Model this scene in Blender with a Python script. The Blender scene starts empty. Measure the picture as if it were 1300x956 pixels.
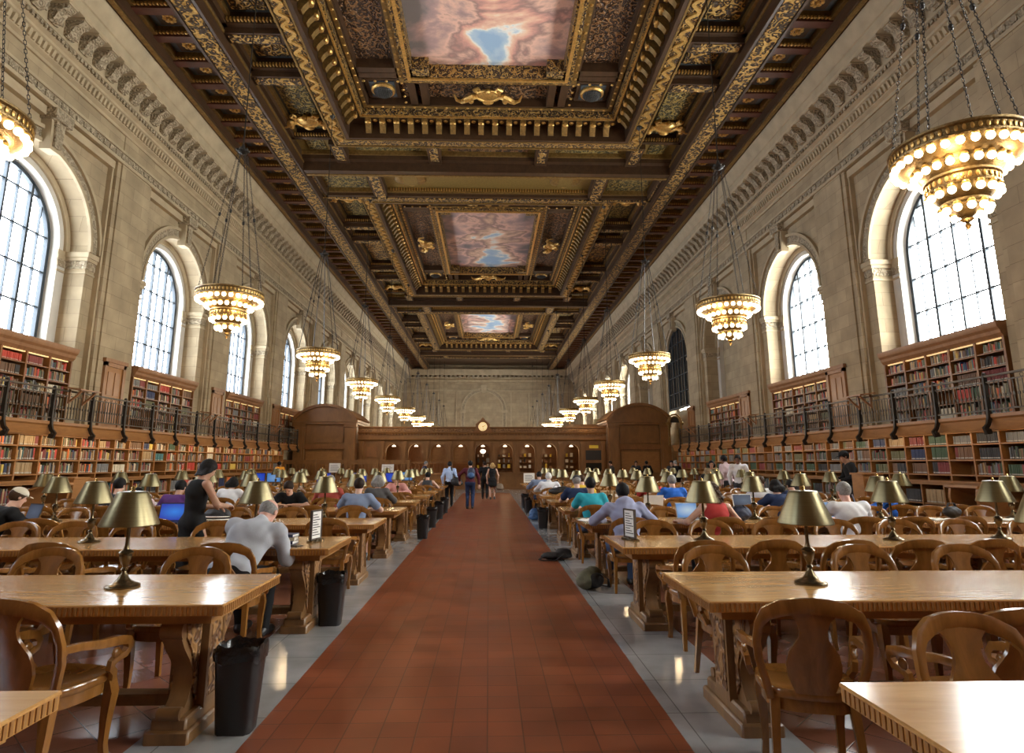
import bpy, math, random
import numpy as np
from math import pi, sin, cos, radians, sqrt, atan2
from mathutils import Vector, Matrix

sc = bpy.context.scene
COL = sc.collection
RND = random.Random(11)

# ------------------------------------------------------------------ camera
F_PX, PPX, PPY, YAW, PITCH, EYE = 790.0, 644.0, 433.5, 0.029, 0.1935, 1.52
cam = bpy.data.cameras.new('camera')
cam.sensor_fit = 'HORIZONTAL'
cam.sensor_width = 36.0
cam.lens = F_PX / 1300 * 36
cam.shift_x = (650 - PPX) / 1300
cam.shift_y = -(478 - PPY) / 1300
cam.clip_start = 0.05
cam.clip_end = 300
camo = bpy.data.objects.new('camera', cam)
COL.objects.link(camo)
camo.location = (0, 0, EYE)
camo.rotation_euler = (pi / 2 + PITCH, 0, -YAW)
sc.camera = camo

# ------------------------------------------------------------------ view, world
sc.view_settings.view_transform = 'Standard'
sc.view_settings.look = 'None'
sc.view_settings.gamma = 1.0
sc.view_settings.use_curve_mapping = False
sc.view_settings.exposure = -0.6
sc.cycles.use_denoising = True
sc.cycles.max_bounces = 7
sc.cycles.diffuse_bounces = 4
sc.cycles.glossy_bounces = 3
sc.cycles.transparent_max_bounces = 12
sc.cycles.caustics_reflective = False
sc.cycles.caustics_refractive = False
sc.cycles.sample_clamp_indirect = 4.0
sc.cycles.use_light_tree = True

SKY_R, SKY_L, SKY_PORTAL = 58.0, 19.0, True
CHAND_W, LAMP_W = 30.0, 1.3

w = bpy.data.worlds.new('sky')
sc.world = w
w.use_nodes = True
nt = w.node_tree
nt.nodes.clear()
wo = nt.nodes.new('ShaderNodeOutputWorld')
bg = nt.nodes.new('ShaderNodeBackground')
tc = nt.nodes.new('ShaderNodeTexCoord')
sx = nt.nodes.new('ShaderNodeSeparateXYZ')
mr = nt.nodes.new('ShaderNodeMapRange')
mr.inputs[1].default_value = -1.0
mr.inputs[2].default_value = 1.0
mix = nt.nodes.new('ShaderNodeMix')
mix.data_type = 'RGBA'
mix.inputs[6].default_value = (0.80 * SKY_L, 0.92 * SKY_L, 1.12 * SKY_L, 1)
mix.inputs[7].default_value = (1.0 * SKY_R, 1.0 * SKY_R, 0.96 * SKY_R, 1)
nt.links.new(tc.outputs['Generated'], sx.inputs[0])
nt.links.new(sx.outputs['X'], mr.inputs[0])
nt.links.new(mr.outputs[0], mix.inputs[0])
nt.links.new(mix.outputs[2], bg.inputs[0])
nt.links.new(bg.outputs[0], wo.inputs[0])

# ------------------------------------------------------------------ room measures
XC = -0.11            # centre of the room
HW = 11.8             # half width to the pier plane
Y0, Y1 = -3.0, 85.6   # near and far wall
BAY, WIN0 = 7.6, 16.0
HC = 14.2             # edge of the wooden ceiling
AL, AR = -1.35, 1.11  # red aisle
ML, MR_ = -1.95, 1.75 # outer edges of the marble strips
TLX, TRX = -1.45, 1.24
ROW0, ROWP, TDEP, TLEN, TH = 3.67, 2.28, 0.97, 7.0, 0.76

def proj(X, Y, Z):
    Z = Z - EYE
    c, s = cos(YAW), sin(YAW)
    xr = X * c - Y * s
    yf = X * s + Y * c
    c, s = cos(PITCH), sin(PITCH)
    zc = yf * c + Z * s
    up = -yf * s + Z * c
    if zc < 0.05:
        return (-9999, -9999)
    return (PPX + F_PX * xr / zc, PPY - F_PX * up / zc)

# ------------------------------------------------------------------ materials
MATS = {}

def newmat(name):
    m = bpy.data.materials.new(name)
    m.use_nodes = True
    n = m.node_tree
    b = n.nodes['Principled BSDF']
    MATS[name] = m
    return m, n, b

def N(nt, t, **kw):
    n = nt.nodes.new(t)
    for k, v in kw.items():
        setattr(n, k, v)
    return n

def ramp(nt, stops):
    r = nt.nodes.new('ShaderNodeValToRGB')
    e = r.color_ramp.elements
    while len(e) < len(stops):
        e.new(0.5)
    for i, (p, c) in enumerate(stops):
        e[i].position = p
        e[i].color = (c[0], c[1], c[2], 1)
    return r

def simple(name, col, rough=0.5, metal=0.0, var=0.0, scale=8.0, bump=0.0, bscale=40.0, spec=0.5, coat=0.0, stretch=None, coord='Object'):
    """one colour with soft irregular variation and a fine bump"""
    m, n, b = newmat(name)
    b.inputs['Roughness'].default_value = rough
    b.inputs['Metallic'].default_value = metal
    b.inputs['Specular IOR Level'].default_value = spec
    b.inputs['Coat Weight'].default_value = coat
    b.inputs['Coat Roughness'].default_value = 0.12
    t = N(n, 'ShaderNodeTexCoord')
    vec = t.outputs[coord]
    if stretch:
        mp = N(n, 'ShaderNodeMapping')
        mp.inputs['Scale'].default_value = stretch
        n.links.new(vec, mp.inputs[0])
        vec = mp.outputs[0]
    if var > 0:
        nz = N(n, 'ShaderNodeTexNoise')
        nz.inputs['Scale'].default_value = scale
        nz.inputs['Detail'].default_value = 5
        n.links.new(vec, nz.inputs['Vector'])
        r = ramp(n, [(0.3, [c * (1 - var) for c in col]), (0.7, [min(1, c * (1 + var)) for c in col])])
        n.links.new(nz.outputs['Fac'], r.inputs[0])
        n.links.new(r.outputs[0], b.inputs['Base Color'])
    else:
        b.inputs['Base Color'].default_value = (*col, 1)
    if bump > 0:
        nz = N(n, 'ShaderNodeTexNoise')
        nz.inputs['Scale'].default_value = bscale
        nz.inputs['Detail'].default_value = 3
        n.links.new(vec, nz.inputs['Vector'])
        bp = N(n, 'ShaderNodeBump')
        bp.inputs['Strength'].default_value = bump
        bp.inputs['Distance'].default_value = 0.01
        n.links.new(nz.outputs['Fac'], bp.inputs['Height'])
        n.links.new(bp.outputs[0], b.inputs['Normal'])
    return m

def wood(name, c1, c2, rough=0.3, grain=(1.2, 9, 9), coat=0.3, coord='Object'):
    m, n, b = newmat(name)
    t = N(n, 'ShaderNodeTexCoord')
    mp = N(n, 'ShaderNodeMapping')
    mp.inputs['Scale'].default_value = grain
    nz = N(n, 'ShaderNodeTexNoise')
    nz.inputs['Scale'].default_value = 2.2
    nz.inputs['Detail'].default_value = 7
    nz.inputs['Roughness'].default_value = 0.62
    nz.inputs['Distortion'].default_value = 0.9
    n.links.new(t.outputs[coord], mp.inputs[0])
    n.links.new(mp.outputs[0], nz.inputs['Vector'])
    r = ramp(n, [(0.28, c1), (0.5, [(a + d) / 2 for a, d in zip(c1, c2)]), (0.72, c2)])
    n.links.new(nz.outputs['Fac'], r.inputs[0])
    n.links.new(r.outputs[0], b.inputs['Base Color'])
    b.inputs['Roughness'].default_value = rough
    b.inputs['Coat Weight'].default_value = coat
    b.inputs['Coat Roughness'].default_value = 0.15
    return m

wood('table_oak', (0.45, 0.22, 0.07), (0.66, 0.37, 0.13), 0.20, (0.9, 7, 7), 0.5)
wood('table_leg_oak', (0.13, 0.062, 0.021), (0.25, 0.125, 0.042), 0.45, (3, 3, 1), 0.1)
wood('table_edge_oak', (0.26, 0.12, 0.035), (0.40, 0.20, 0.06), 0.3, (3, 3, 3), 0.3)
wood('chair_oak', (0.165, 0.064, 0.012), (0.33, 0.142, 0.030), 0.19, (5, 5, 1.2), 0.6)
wood('case_oak', (0.25, 0.105, 0.028), (0.38, 0.172, 0.05), 0.42, (2, 1, 5), 0.1)
wood('dark_oak', (0.17, 0.066, 0.018), (0.28, 0.115, 0.034), 0.4, (1.4, 1.4, 0.6), 0.15)
wood('desk_oak', (0.17, 0.072, 0.020), (0.27, 0.12, 0.035), 0.4, (1.2, 1.2, 0.5), 0.15)
wood('beam_wood', (0.036, 0.017, 0.007), (0.075, 0.036, 0.015), 0.45, (2, 0.6, 2), 0.1)
wood('red_wood', (0.085, 0.026, 0.016), (0.13, 0.043, 0.024), 0.4, (2, 2, 2), 0.1)
wood('door_oak', (0.26, 0.12, 0.05), (0.38, 0.19, 0.085), 0.4, (2, 2, 0.5), 0.1)

def stone(name, c1, c2, mortar, bw=1.05, bh=0.42, rough=0.8):
    m, n, b = newmat(name)
    g = N(n, 'ShaderNodeNewGeometry')
    s = N(n, 'ShaderNodeSeparateXYZ')
    n.links.new(g.outputs['Position'], s.inputs[0])
    ad = N(n, 'ShaderNodeMath', operation='ADD')
    n.links.new(s.outputs['X'], ad.inputs[0])
    n.links.new(s.outputs['Y'], ad.inputs[1])
    cb = N(n, 'ShaderNodeCombineXYZ')
    n.links.new(ad.outputs[0], cb.inputs[0])
    n.links.new(s.outputs['Z'], cb.inputs[1])
    br = N(n, 'ShaderNodeTexBrick')
    br.inputs['Color1'].default_value = (*c1, 1)
    br.inputs['Color2'].default_value = (*c2, 1)
    br.inputs['Mortar'].default_value = (*mortar, 1)
    br.inputs['Scale'].default_value = 1.0
    br.inputs['Mortar Size'].default_value = 0.006
    br.inputs['Mortar Smooth'].default_value = 0.3
    br.inputs['Brick Width'].default_value = bw
    br.inputs['Row Height'].default_value = bh
    n.links.new(cb.outputs[0], br.inputs['Vector'])
    nz = N(n, 'ShaderNodeTexNoise')
    nz.inputs['Scale'].default_value = 1.7
    nz.inputs['Detail'].default_value = 6
    n.links.new(g.outputs['Position'], nz.inputs['Vector'])
    r = ramp(n, [(0.3, (0.78, 0.78, 0.78)), (0.7, (1.08, 1.08, 1.08))])
    n.links.new(nz.outputs['Fac'], r.inputs[0])
    mx = N(n, 'ShaderNodeMix', data_type='RGBA', blend_type='MULTIPLY')
    mx.inputs[0].default_value = 1.0
    n.links.new(br.outputs['Color'], mx.inputs[6])
    n.links.new(r.outputs[0], mx.inputs[7])
    n.links.new(mx.outputs[2], b.inputs['Base Color'])
    bp = N(n, 'ShaderNodeBump')
    bp.inputs['Strength'].default_value = 0.35
    bp.inputs['Distance'].default_value = 0.02
    inv = N(n, 'ShaderNodeMath', operation='SUBTRACT')
    inv.inputs[0].default_value = 1.0
    n.links.new(br.outputs['Fac'], inv.inputs[1])
    n.links.new(inv.outputs[0], bp.inputs['Height'])
    n.links.new(bp.outputs[0], b.inputs['Normal'])
    b.inputs['Roughness'].default_value = rough
    return m

stone('wall_stone', (0.445, 0.347, 0.212), (0.37, 0.284, 0.17), (0.22, 0.16, 0.095))
simple('trim_stone', (0.45, 0.358, 0.226), 0.8, var=0.12, scale=2.0, bump=0.15, bscale=30)
simple('daylit_stone', (0.60, 0.57, 0.50), 0.75, var=0.06, scale=2.0)  # wall stone of the inner reveals, daylight painted in as a paler colour

def carved(name, base, light, scale, rough=0.7, metal=0.0, thr=(0.42, 0.6), strength=0.8, dist=0.05, vor=True):
    """carved foliage relief: swirling ridges that are lighter than the ground behind them"""
    m, n, b = newmat(name)
    g = N(n, 'ShaderNodeNewGeometry')
    nz0 = N(n, 'ShaderNodeTexNoise')
    nz0.inputs['Scale'].default_value = scale * 0.7
    n.links.new(g.outputs['Position'], nz0.inputs['Vector'])
    ad = N(n, 'ShaderNodeVectorMath', operation='MULTIPLY_ADD')
    n.links.new(nz0.outputs['Color'], ad.inputs[0])
    ad.inputs[1].default_value = (0.5 / scale * 2,) * 3
    n.links.new(g.outputs['Position'], ad.inputs[2])
    v = N(n, 'ShaderNodeTexVoronoi')
    v.feature = 'SMOOTH_F1'
    v.inputs['Scale'].default_value = scale
    n.links.new(ad.outputs[0], v.inputs['Vector'])
    wv = N(n, 'ShaderNodeMath', operation='SINE')
    ml = N(n, 'ShaderNodeMath', operation='MULTIPLY')
    ml.inputs[1].default_value = 14.0
    n.links.new(v.outputs['Distance'], ml.inputs[0])
    n.links.new(ml.outputs[0], wv.inputs[0])
    mr = N(n, 'ShaderNodeMapRange')
    mr.inputs[1].default_value = -1
    mr.inputs[2].default_value = 1
    n.links.new(wv.outputs[0], mr.inputs[0])
    r = ramp(n, [(thr[0], base), (thr[1], light)])
    n.links.new(mr.outputs[0], r.inputs[0])
    n.links.new(r.outputs[0], b.inputs['Base Color'])
    bp = N(n, 'ShaderNodeBump')
    bp.inputs['Strength'].default_value = strength
    bp.inputs['Distance'].default_value = dist
    n.links.new(mr.outputs[0], bp.inputs['Height'])
    n.links.new(bp.outputs[0], b.inputs['Normal'])
    b.inputs['Roughness'].default_value = rough
    if metal:
        rm = ramp(n, [(thr[0], (0, 0, 0)), (thr[1], (metal,) * 3)])
        n.links.new(mr.outputs[0], rm.inputs[0])
        n.links.new(rm.outputs[0], b.inputs['Metallic'])
    return m

carved('carved_stone', (0.32, 0.255, 0.165), (0.45, 0.37, 0.25), 9.0, 0.8)
carved('carved_oak', (0.13, 0.055, 0.018), (0.32, 0.16, 0.055), 16.0, 0.45, dist=0.02)
carved('gold_relief', (0.045, 0.022, 0.008), (0.58, 0.36, 0.11), 7.0, 0.42, 0.55, (0.35, 0.75), 1.0, 0.06)
carved('gold_fine', (0.05, 0.024, 0.008), (0.53, 0.33, 0.10), 10.0, 0.42, 0.55, (0.4, 0.75), 1.0, 0.04)
carved('green_relief', (0.06, 0.05, 0.02), (0.40, 0.29, 0.09), 8.0, 0.45, 0.4, (0.35, 0.8), 0.9, 0.05)
carved('brown_relief', (0.04, 0.018, 0.008), (0.32, 0.17, 0.07), 8.0, 0.45, 0.35, (0.35, 0.8), 1.0, 0.06)
simple('gold', (0.70, 0.43, 0.13), 0.36, 0.75, var=0.25, scale=14, bump=0.3, bscale=50)
simple('dull_gold', (0.26, 0.155, 0.045), 0.45, 0.5, var=0.3, scale=10, bump=0.3, bscale=40)
simple('gold_field', (0.25, 0.165, 0.045), 0.5, 0.3, var=0.15, scale=12, bump=0.5, bscale=30)
simple('blue_panel', (0.055, 0.072, 0.085), 0.5, var=0.2, scale=6)
simple('chand_bronze', (0.24, 0.155, 0.06), 0.34, 0.75, var=0.35, scale=30, bump=0.6, bscale=60)
simple('chand_dark', (0.20, 0.125, 0.045), 0.4, 0.7, var=0.3, scale=30, bump=0.5, bscale=60)
simple('black_iron', (0.030, 0.026, 0.022), 0.45, 0.4)
simple('rail_iron', (0.075, 0.060, 0.042), 0.42, 0.45, var=0.2, scale=14)
simple('window_iron', (0.035, 0.045, 0.055), 0.5, 0.2)
simple('grille_iron', (0.06, 0.06, 0.055), 0.5, 0.4)
simple('brass_shade', (0.165, 0.138, 0.075), 0.34, 0.95, var=0.08, scale=2.0, stretch=(1, 1, 60))
simple('brass_bright', (0.75, 0.52, 0.19), 0.25, 0.9)
simple('bronze_lamp', (0.13, 0.095, 0.05), 0.27, 0.85, var=0.2, scale=20)
simple('black_plastic', (0.014, 0.013, 0.014), 0.38, bump=0.05, bscale=60)
simple('black_bag', (0.010, 0.010, 0.011), 0.22, bump=0.7, bscale=22)
simple('paper', (0.80, 0.79, 0.74), 0.75, var=0.05, scale=9)
simple('grey_plastic', (0.30, 0.30, 0.31), 0.45)
simple('leather_brown', (0.055, 0.035, 0.022), 0.5, bump=0.3, bscale=60)
simple('book_black', (0.030, 0.028, 0.026), 0.55)
simple('clock_face', (0.86, 0.74, 0.48), 0.4)
simple('yellow_sign', (0.80, 0.58, 0.06), 0.5)
simple('glass_dark', (0.02, 0.018, 0.014), 0.12)
simple('seat_green', (0.22, 0.23, 0.17), 0.7)

def emis(name, col, s, sample=False):
    m, n, b = newmat(name)
    b.inputs['Base Color'].default_value = (*[min(1, c) for c in col], 1)
    b.inputs['Emission Color'].default_value = (*col, 1)
    b.inputs['Emission Strength'].default_value = s
    m.cycles.emission_sampling = 'AUTO' if sample else 'NONE'
    return m

emis('bulb_glow', (1.0, 0.86, 0.60), 9.0)
emis('lamp_glow', (1.0, 0.72, 0.34), 4.0)
emis('down_glow', (1.0, 0.86, 0.62), 5.0)
emis('case_glow', (1.0, 0.70, 0.32), 1.1)
emis('clock_glow', (1.0, 0.74, 0.36), 0.9)

def screen_mat(name, c1, c2, s):
    m, n, b = newmat(name)
    t = N(n, 'ShaderNodeTexCoord')
    g = N(n, 'ShaderNodeTexGradient')
    g.gradient_type = 'SPHERICAL'
    mp = N(n, 'ShaderNodeMapping')
    mp.inputs['Location'].default_value = (-0.55, -0.5, -0.5)
    mp.inputs['Scale'].default_value = (1.0, 1.0, 1.0)
    n.links.new(t.outputs['Generated'], mp.inputs[0])
    n.links.new(mp.outputs[0], g.inputs[0])
    r = ramp(n, [(0.3, c1), (1.0, c2)])
    n.links.new(g.outputs['Fac'], r.inputs[0])
    n.links.new(r.outputs[0], b.inputs['Emission Color'])
    b.inputs['Base Color'].default_value = (0.02, 0.02, 0.03, 1)
    b.inputs['Emission Strength'].default_value = s
    m.cycles.emission_sampling = 'NONE'
    return m

screen_mat('screen_blue', (0.005, 0.04, 0.55), (0.02, 0.28, 0.95), 1.0)
screen_mat('screen_pale', (0.10, 0.32, 0.75), (0.62, 0.80, 0.95), 0.9)
screen_mat('screen_dim', (0.03, 0.05, 0.10), (0.09, 0.14, 0.22), 0.8)

# pane glass: clear, with a mirror share that grows at grazing angles
m, n, b = newmat('pane_glass')
n.nodes.remove(b)
out = n.nodes['Material Output']
tr = N(n, 'ShaderNodeBsdfTransparent')
tr.inputs[0].default_value = (0.96, 0.98, 0.98, 1)
gl = N(n, 'ShaderNodeBsdfGlossy')
gl.inputs['Roughness'].default_value = 0.02
lw = N(n, 'ShaderNodeLayerWeight')
pw = N(n, 'ShaderNodeMath', operation='POWER')
pw.inputs[1].default_value = 5.0
n.links.new(lw.outputs['Facing'], pw.inputs[0])
fr = N(n, 'ShaderNodeMapRange')
fr.inputs[3].default_value = 0.03
fr.inputs[4].default_value = 0.5
n.links.new(pw.outputs[0], fr.inputs[0])
ms = N(n, 'ShaderNodeMixShader')
n.links.new(fr.outputs[0], ms.inputs[0])
n.links.new(tr.outputs[0], ms.inputs[1])
n.links.new(gl.outputs[0], ms.inputs[2])
n.links.new(ms.outputs[0], out.inputs[0])
simple('dark_pane', (0.030, 0.028, 0.026), 0.15)

# floor: terracotta tiles, polished grey marble
def tiles(name, c1, c2, mortar, size, rot, rough, bmp=0.2):
    m, n, b = newmat(name)
    g = N(n, 'ShaderNodeNewGeometry')
    mp = N(n, 'ShaderNodeMapping')
    mp.inputs['Rotation'].default_value = (0, 0, rot)
    n.links.new(g.outputs['Position'], mp.inputs[0])
    br = N(n, 'ShaderNodeTexBrick')
    br.offset = 0.0
    br.inputs['Color1'].default_value = (*c1, 1)
    br.inputs['Color2'].default_value = (*c2, 1)
    br.inputs['Mortar'].default_value = (*mortar, 1)
    br.inputs['Scale'].default_value = 1.0
    br.inputs['Mortar Size'].default_value = 0.0045
    br.inputs['Mortar Smooth'].default_value = 0.4
    br.inputs['Brick Width'].default_value = size
    br.inputs['Row Height'].default_value = size
    n.links.new(mp.outputs[0], br.inputs['Vector'])
    nz = N(n, 'ShaderNodeTexNoise')
    nz.inputs['Scale'].default_value = 2.3
    nz.inputs['Detail'].default_value = 6
    n.links.new(g.outputs['Position'], nz.inputs['Vector'])
    r = ramp(n, [(0.3, (0.72, 0.72, 0.72)), (0.7, (1.12, 1.12, 1.12))])
    n.links.new(nz.outputs['Fac'], r.inputs[0])
    mx = N(n, 'ShaderNodeMix', data_type='RGBA', blend_type='MULTIPLY')
    mx.inputs[0].default_value = 1.0
    n.links.new(br.outputs['Color'], mx.inputs[6])
    n.links.new(r.outputs[0], mx.inputs[7])
    n.links.new(mx.outputs[2], b.inputs['Base Color'])
    rr = ramp(n, [(0.3, (rough * 0.87,) * 3), (0.7, (rough * 1.15,) * 3)])
    n.links.new(nz.outputs['Fac'], rr.inputs[0])
    n.links.new(rr.outputs[0], b.inputs['Roughness'])
    bp = N(n, 'ShaderNodeBump')
    bp.inputs['Strength'].default_value = bmp
    bp.inputs['Distance'].default_value = 0.008
    inv = N(n, 'ShaderNodeMath', operation='SUBTRACT')
    inv.inputs[0].default_value = 1.0
    n.links.new(br.outputs['Fac'], inv.inputs[1])
    n.links.new(inv.outputs[0], bp.inputs['Height'])
    n.links.new(bp.outputs[0], b.inputs['Normal'])
    return m

tiles('aisle_tile', (0.275, 0.076, 0.030), (0.22, 0.060, 0.025), (0.11, 0.036, 0.02), 0.205, 0.0, 0.33)
tiles('side_tile', (0.25, 0.092, 0.052), (0.20, 0.072, 0.04), (0.10, 0.045, 0.03), 0.305, pi / 4, 0.22)
tiles('floor_marble', (0.40, 0.39, 0.385), (0.34, 0.335, 0.335), (0.17, 0.165, 0.16), 0.6, 0.0, 0.13, 0.05)

# painted clouds on the ceiling canvases
def clouds(name, seed, warm):
    m, n, b = newmat(name)
    g = N(n, 'ShaderNodeNewGeometry')
    mp = N(n, 'ShaderNodeMapping')
    mp.inputs['Location'].default_value = (seed * 3.7, seed * 1.9, seed)
    mp.inputs['Scale'].default_value = (0.40, 0.46, 0.4)
    n.links.new(g.outputs['Position'], mp.inputs[0])
    nz = N(n, 'ShaderNodeTexNoise')
    nz.inputs['Scale'].default_value = 1.0
    nz.inputs['Detail'].default_value = 8
    nz.inputs['Roughness'].default_value = 0.55
    nz.inputs['Distortion'].default_value = 0.35
    n.links.new(mp.outputs[0], nz.inputs['Vector'])
    s = N(n, 'ShaderNodeSeparateXYZ')
    n.links.new(g.outputs['Position'], s.inputs[0])
    ab = N(n, 'ShaderNodeMath', operation='ADD')
    ab.inputs[1].default_value = -XC - 0.2
    n.links.new(s.outputs['X'], ab.inputs[0])
    a2 = N(n, 'ShaderNodeMath', operation='ABSOLUTE')
    n.links.new(ab.outputs[0], a2.inputs[0])
    sc_ = N(n, 'ShaderNodeMath', operation='MULTIPLY_ADD')
    sc_.inputs[1].default_value = 0.10
    n.links.new(a2.outputs[0], sc_.inputs[0])
    n.links.new(nz.outputs['Fac'], sc_.inputs[2])
    r = ramp(n, [(0.42, (0.34, 0.50, 0.68)), (0.49, (0.50, 0.63, 0.72)), (0.525, (0.90, 0.86, 0.78)), (0.56, (0.88, 0.60, 0.42)),
                 (0.61, warm), (0.655, (0.36, 0.22, 0.19)), (0.70, (0.80, 0.50, 0.38)), (0.76, (0.46, 0.30, 0.27)), (0.86, (0.22, 0.19, 0.18))])
    n.links.new(sc_.outputs[0], r.inputs[0])
    n.links.new(r.outputs[0], b.inputs['Base Color'])
    b.inputs['Roughness'].default_value = 0.75
    return m

clouds('cloud_canvas_near', 1.0, (0.72, 0.37, 0.29))
clouds('cloud_canvas_middle', 2.3, (0.62, 0.40, 0.28))
clouds('cloud_canvas_far', 3.1, (0.62, 0.46, 0.38))

# cloth and skin
def cloth(name, col, var=0.12, rough=0.85):
    if name in MATS:
        return MATS[name]
    return simple(name, col, rough, var=var, scale=5, bump=0.08, bscale=90, spec=0.2)

def skin(name, col):
    if name in MATS:
        return MATS[name]
    m = simple(name, col, 0.5, var=0.08, scale=18)
    m.node_tree.nodes['Principled BSDF'].inputs['Subsurface Weight'].default_value = 0.05
    return m

# ------------------------------------------------------------------ mesh builder
class MB:
    def __init__(s):
        s.v, s.f, s.m = [], [], []

    def add(s, vs, fs, mi=0, M=None):
        o = len(s.v)
        if M is not None:
            vs = [tuple(M @ Vector(p)) for p in vs]
        s.v += [tuple(p) for p in vs]
        s.f += [tuple(i + o for i in q) for q in fs]
        s.m += [mi] * len(fs)

    def box(s, x0, x1, y0, y1, z0, z1, mi=0, M=None):
        s.add([(x0, y0, z0), (x1, y0, z0), (x1, y1, z0), (x0, y1, z0), (x0, y0, z1), (x1, y0, z1), (x1, y1, z1), (x0, y1, z1)],
              [(0, 3, 2, 1), (4, 5, 6, 7), (0, 1, 5, 4), (1, 2, 6, 5), (2, 3, 7, 6), (3, 0, 4, 7)], mi, M)

    def cbox(s, x0, x1, y0, y1, z0, z1, c, mi=0, M=None):
        """box with chamfered vertical edges and top"""
        c = min(c, (x1 - x0) * .45, (y1 - y0) * .45, (z1 - z0) * .45)
        p = [(x0 + c, y0), (x1 - c, y0), (x1, y0 + c), (x1, y1 - c), (x1 - c, y1), (x0 + c, y1), (x0, y1 - c), (x0, y0 + c)]
        q = [(x0 + c, y0 + c), (x1 - c, y0 + c), (x1 - c, y0 + c), (x1 - c, y1 - c), (x1 - c, y1 - c), (x0 + c, y1 - c), (x0 + c, y1 - c), (x0 + c, y0 + c)]
        vs = [(a, b_, z0) for a, b_ in p] + [(a, b_, z1 - c) for a, b_ in p] + [(a, b_, z1) for a, b_ in q]
        fs = [tuple(range(7, -1, -1)), (16, 17, 19, 21)]
        for i in range(8):
            j = (i + 1) % 8
            fs += [(i, j, 8 + j, 8 + i), (8 + i, 8 + j, 16 + j, 16 + i)]
        s.add(vs, fs, mi, M)

    def prism(s, poly, axis, a, b, mi=0, M=None):
        n = len(poly)
        def P(p, t):
            return (t, p[0], p[1]) if axis == 'x' else (p[0], t, p[1]) if axis == 'y' else (p[0], p[1], t)
        vs = [P(p, a) for p in poly] + [P(p, b) for p in poly]
        fs = [tuple(range(n - 1, -1, -1)), tuple(range(n, 2 * n))]
        fs += [(i, (i + 1) % n, n + (i + 1) % n, n + i) for i in range(n)]
        s.add(vs, fs, mi, M)

    def lathe(s, prof, mi=0, n=16, c=(0, 0, 0), M=None, a0=0.0, a1=2 * pi):
        full = abs(a1 - a0 - 2 * pi) < 1e-6
        k = n if full else n + 1
        vs = []
        for r, z in prof:
            for i in range(k):
                t = a0 + (a1 - a0) * i / n
                vs.append((c[0] + r * cos(t), c[1] + r * sin(t), c[2] + z))
        fs = []
        for j in range(len(prof) - 1):
            for i in range(n):
                i2 = (i + 1) % k
                fs.append((j * k + i, j * k + i2, (j + 1) * k + i2, (j + 1) * k + i))
        if full:
            if prof[0][0] > 1e-5:
                fs.append(tuple(range(k - 1, -1, -1)))
            if prof[-1][0] > 1e-5:
                o = (len(prof) - 1) * k
                fs.append(tuple(range(o, o + k)))
        s.add(vs, fs, mi, M)

    def sphere(s, c, r, mi=0, nu=10, nv=6, M=None):
        if not hasattr(r, '__len__'):
            r = (r, r, r)
        vs = [(c[0], c[1], c[2] - r[2])]
        for j in range(1, nv):
            t = pi * j / nv
            for i in range(nu):
                p = 2 * pi * i / nu
                vs.append((c[0] + r[0] * sin(t) * cos(p), c[1] + r[1] * sin(t) * sin(p), c[2] - r[2] * cos(t)))
        vs.append((c[0], c[1], c[2] + r[2]))
        fs = []
        for i in range(nu):
            i2 = (i + 1) % nu
            fs.append((0, 1 + i2, 1 + i))
            for j in range(nv - 2):
                a = 1 + j * nu
                fs.append((a + i, a + i2, a + nu + i2, a + nu + i))
            a = 1 + (nv - 2) * nu
            fs.append((a + i, a + i2, len(vs) - 1))
        s.add(vs, fs, mi, M)

    def sweep(s, pts, prof, mi=0, closed=False, up=(0, 0, 1), scale=None, M=None):
        """carry a closed 2-d outline (across, up) along a path"""
        pts = [Vector(p) for p in pts]
        n, k = len(pts), len(prof)
        vs = []
        for i, p in enumerate(pts):
            a = pts[i - 1] if (i > 0 or closed) else pts[i]
            b = pts[(i + 1) % n] if (i < n - 1 or closed) else pts[i]
            t = (b - a).normalized()
            u = Vector(up)
            sd = t.cross(u)
            if sd.length < 1e-4:
                sd = t.cross(Vector((0, 1, 0.01)))
            sd.normalize()
            u2 = sd.cross(t).normalized()
            q = 1.0 if scale is None else scale[i]
            qa, qb = (q, q) if not hasattr(q, '__len__') else q
            for (x, y) in prof:
                vs.append(p + sd * (x * qa) + u2 * (y * qb))
        fs = []
        for i in range(n if closed else n - 1):
            i2 = (i + 1) % n
            for j in range(k):
                j2 = (j + 1) % k
                fs.append((i * k + j, i * k + j2, i2 * k + j2, i2 * k + j))
        if not closed:
            fs.append(tuple(range(k - 1, -1, -1)))
            fs.append(tuple(range((n - 1) * k, n * k)))
        s.add(vs, fs, mi, M)

    def tube(s, pts, r, mi=0, n=6, closed=False, M=None):
        prof = [(cos(2 * pi * i / n), sin(2 * pi * i / n)) for i in range(n)]
        sca = [r] * len(pts) if not hasattr(r, '__len__') else r
        s.sweep(pts, prof, mi, closed, scale=sca, M=M)

    def map(s, fn):
        s.v = [fn(*p) for p in s.v]
        return s

    def build(s, name, mats, parent=None, smooth=38, loc=None):
        me = bpy.data.meshes.new(name)
        me.from_pydata(s.v, [], s.f)
        if not isinstance(mats, (list, tuple)):
            mats = [mats]
        for mm in mats:
            me.materials.append(MATS[mm] if isinstance(mm, str) else mm)
        if len(mats) > 1:
            me.polygons.foreach_set('material_index', s.m)
        if smooth:
            me.polygons.foreach_set('use_smooth', [True] * len(me.polygons))
            me.set_sharp_from_angle(angle=radians(smooth))
        me.update()
        o = bpy.data.objects.new(name, me)
        COL.objects.link(o)
        if parent is not None:
            o.parent = parent
        if loc is not None:
            o.location = loc
        return o

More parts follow.
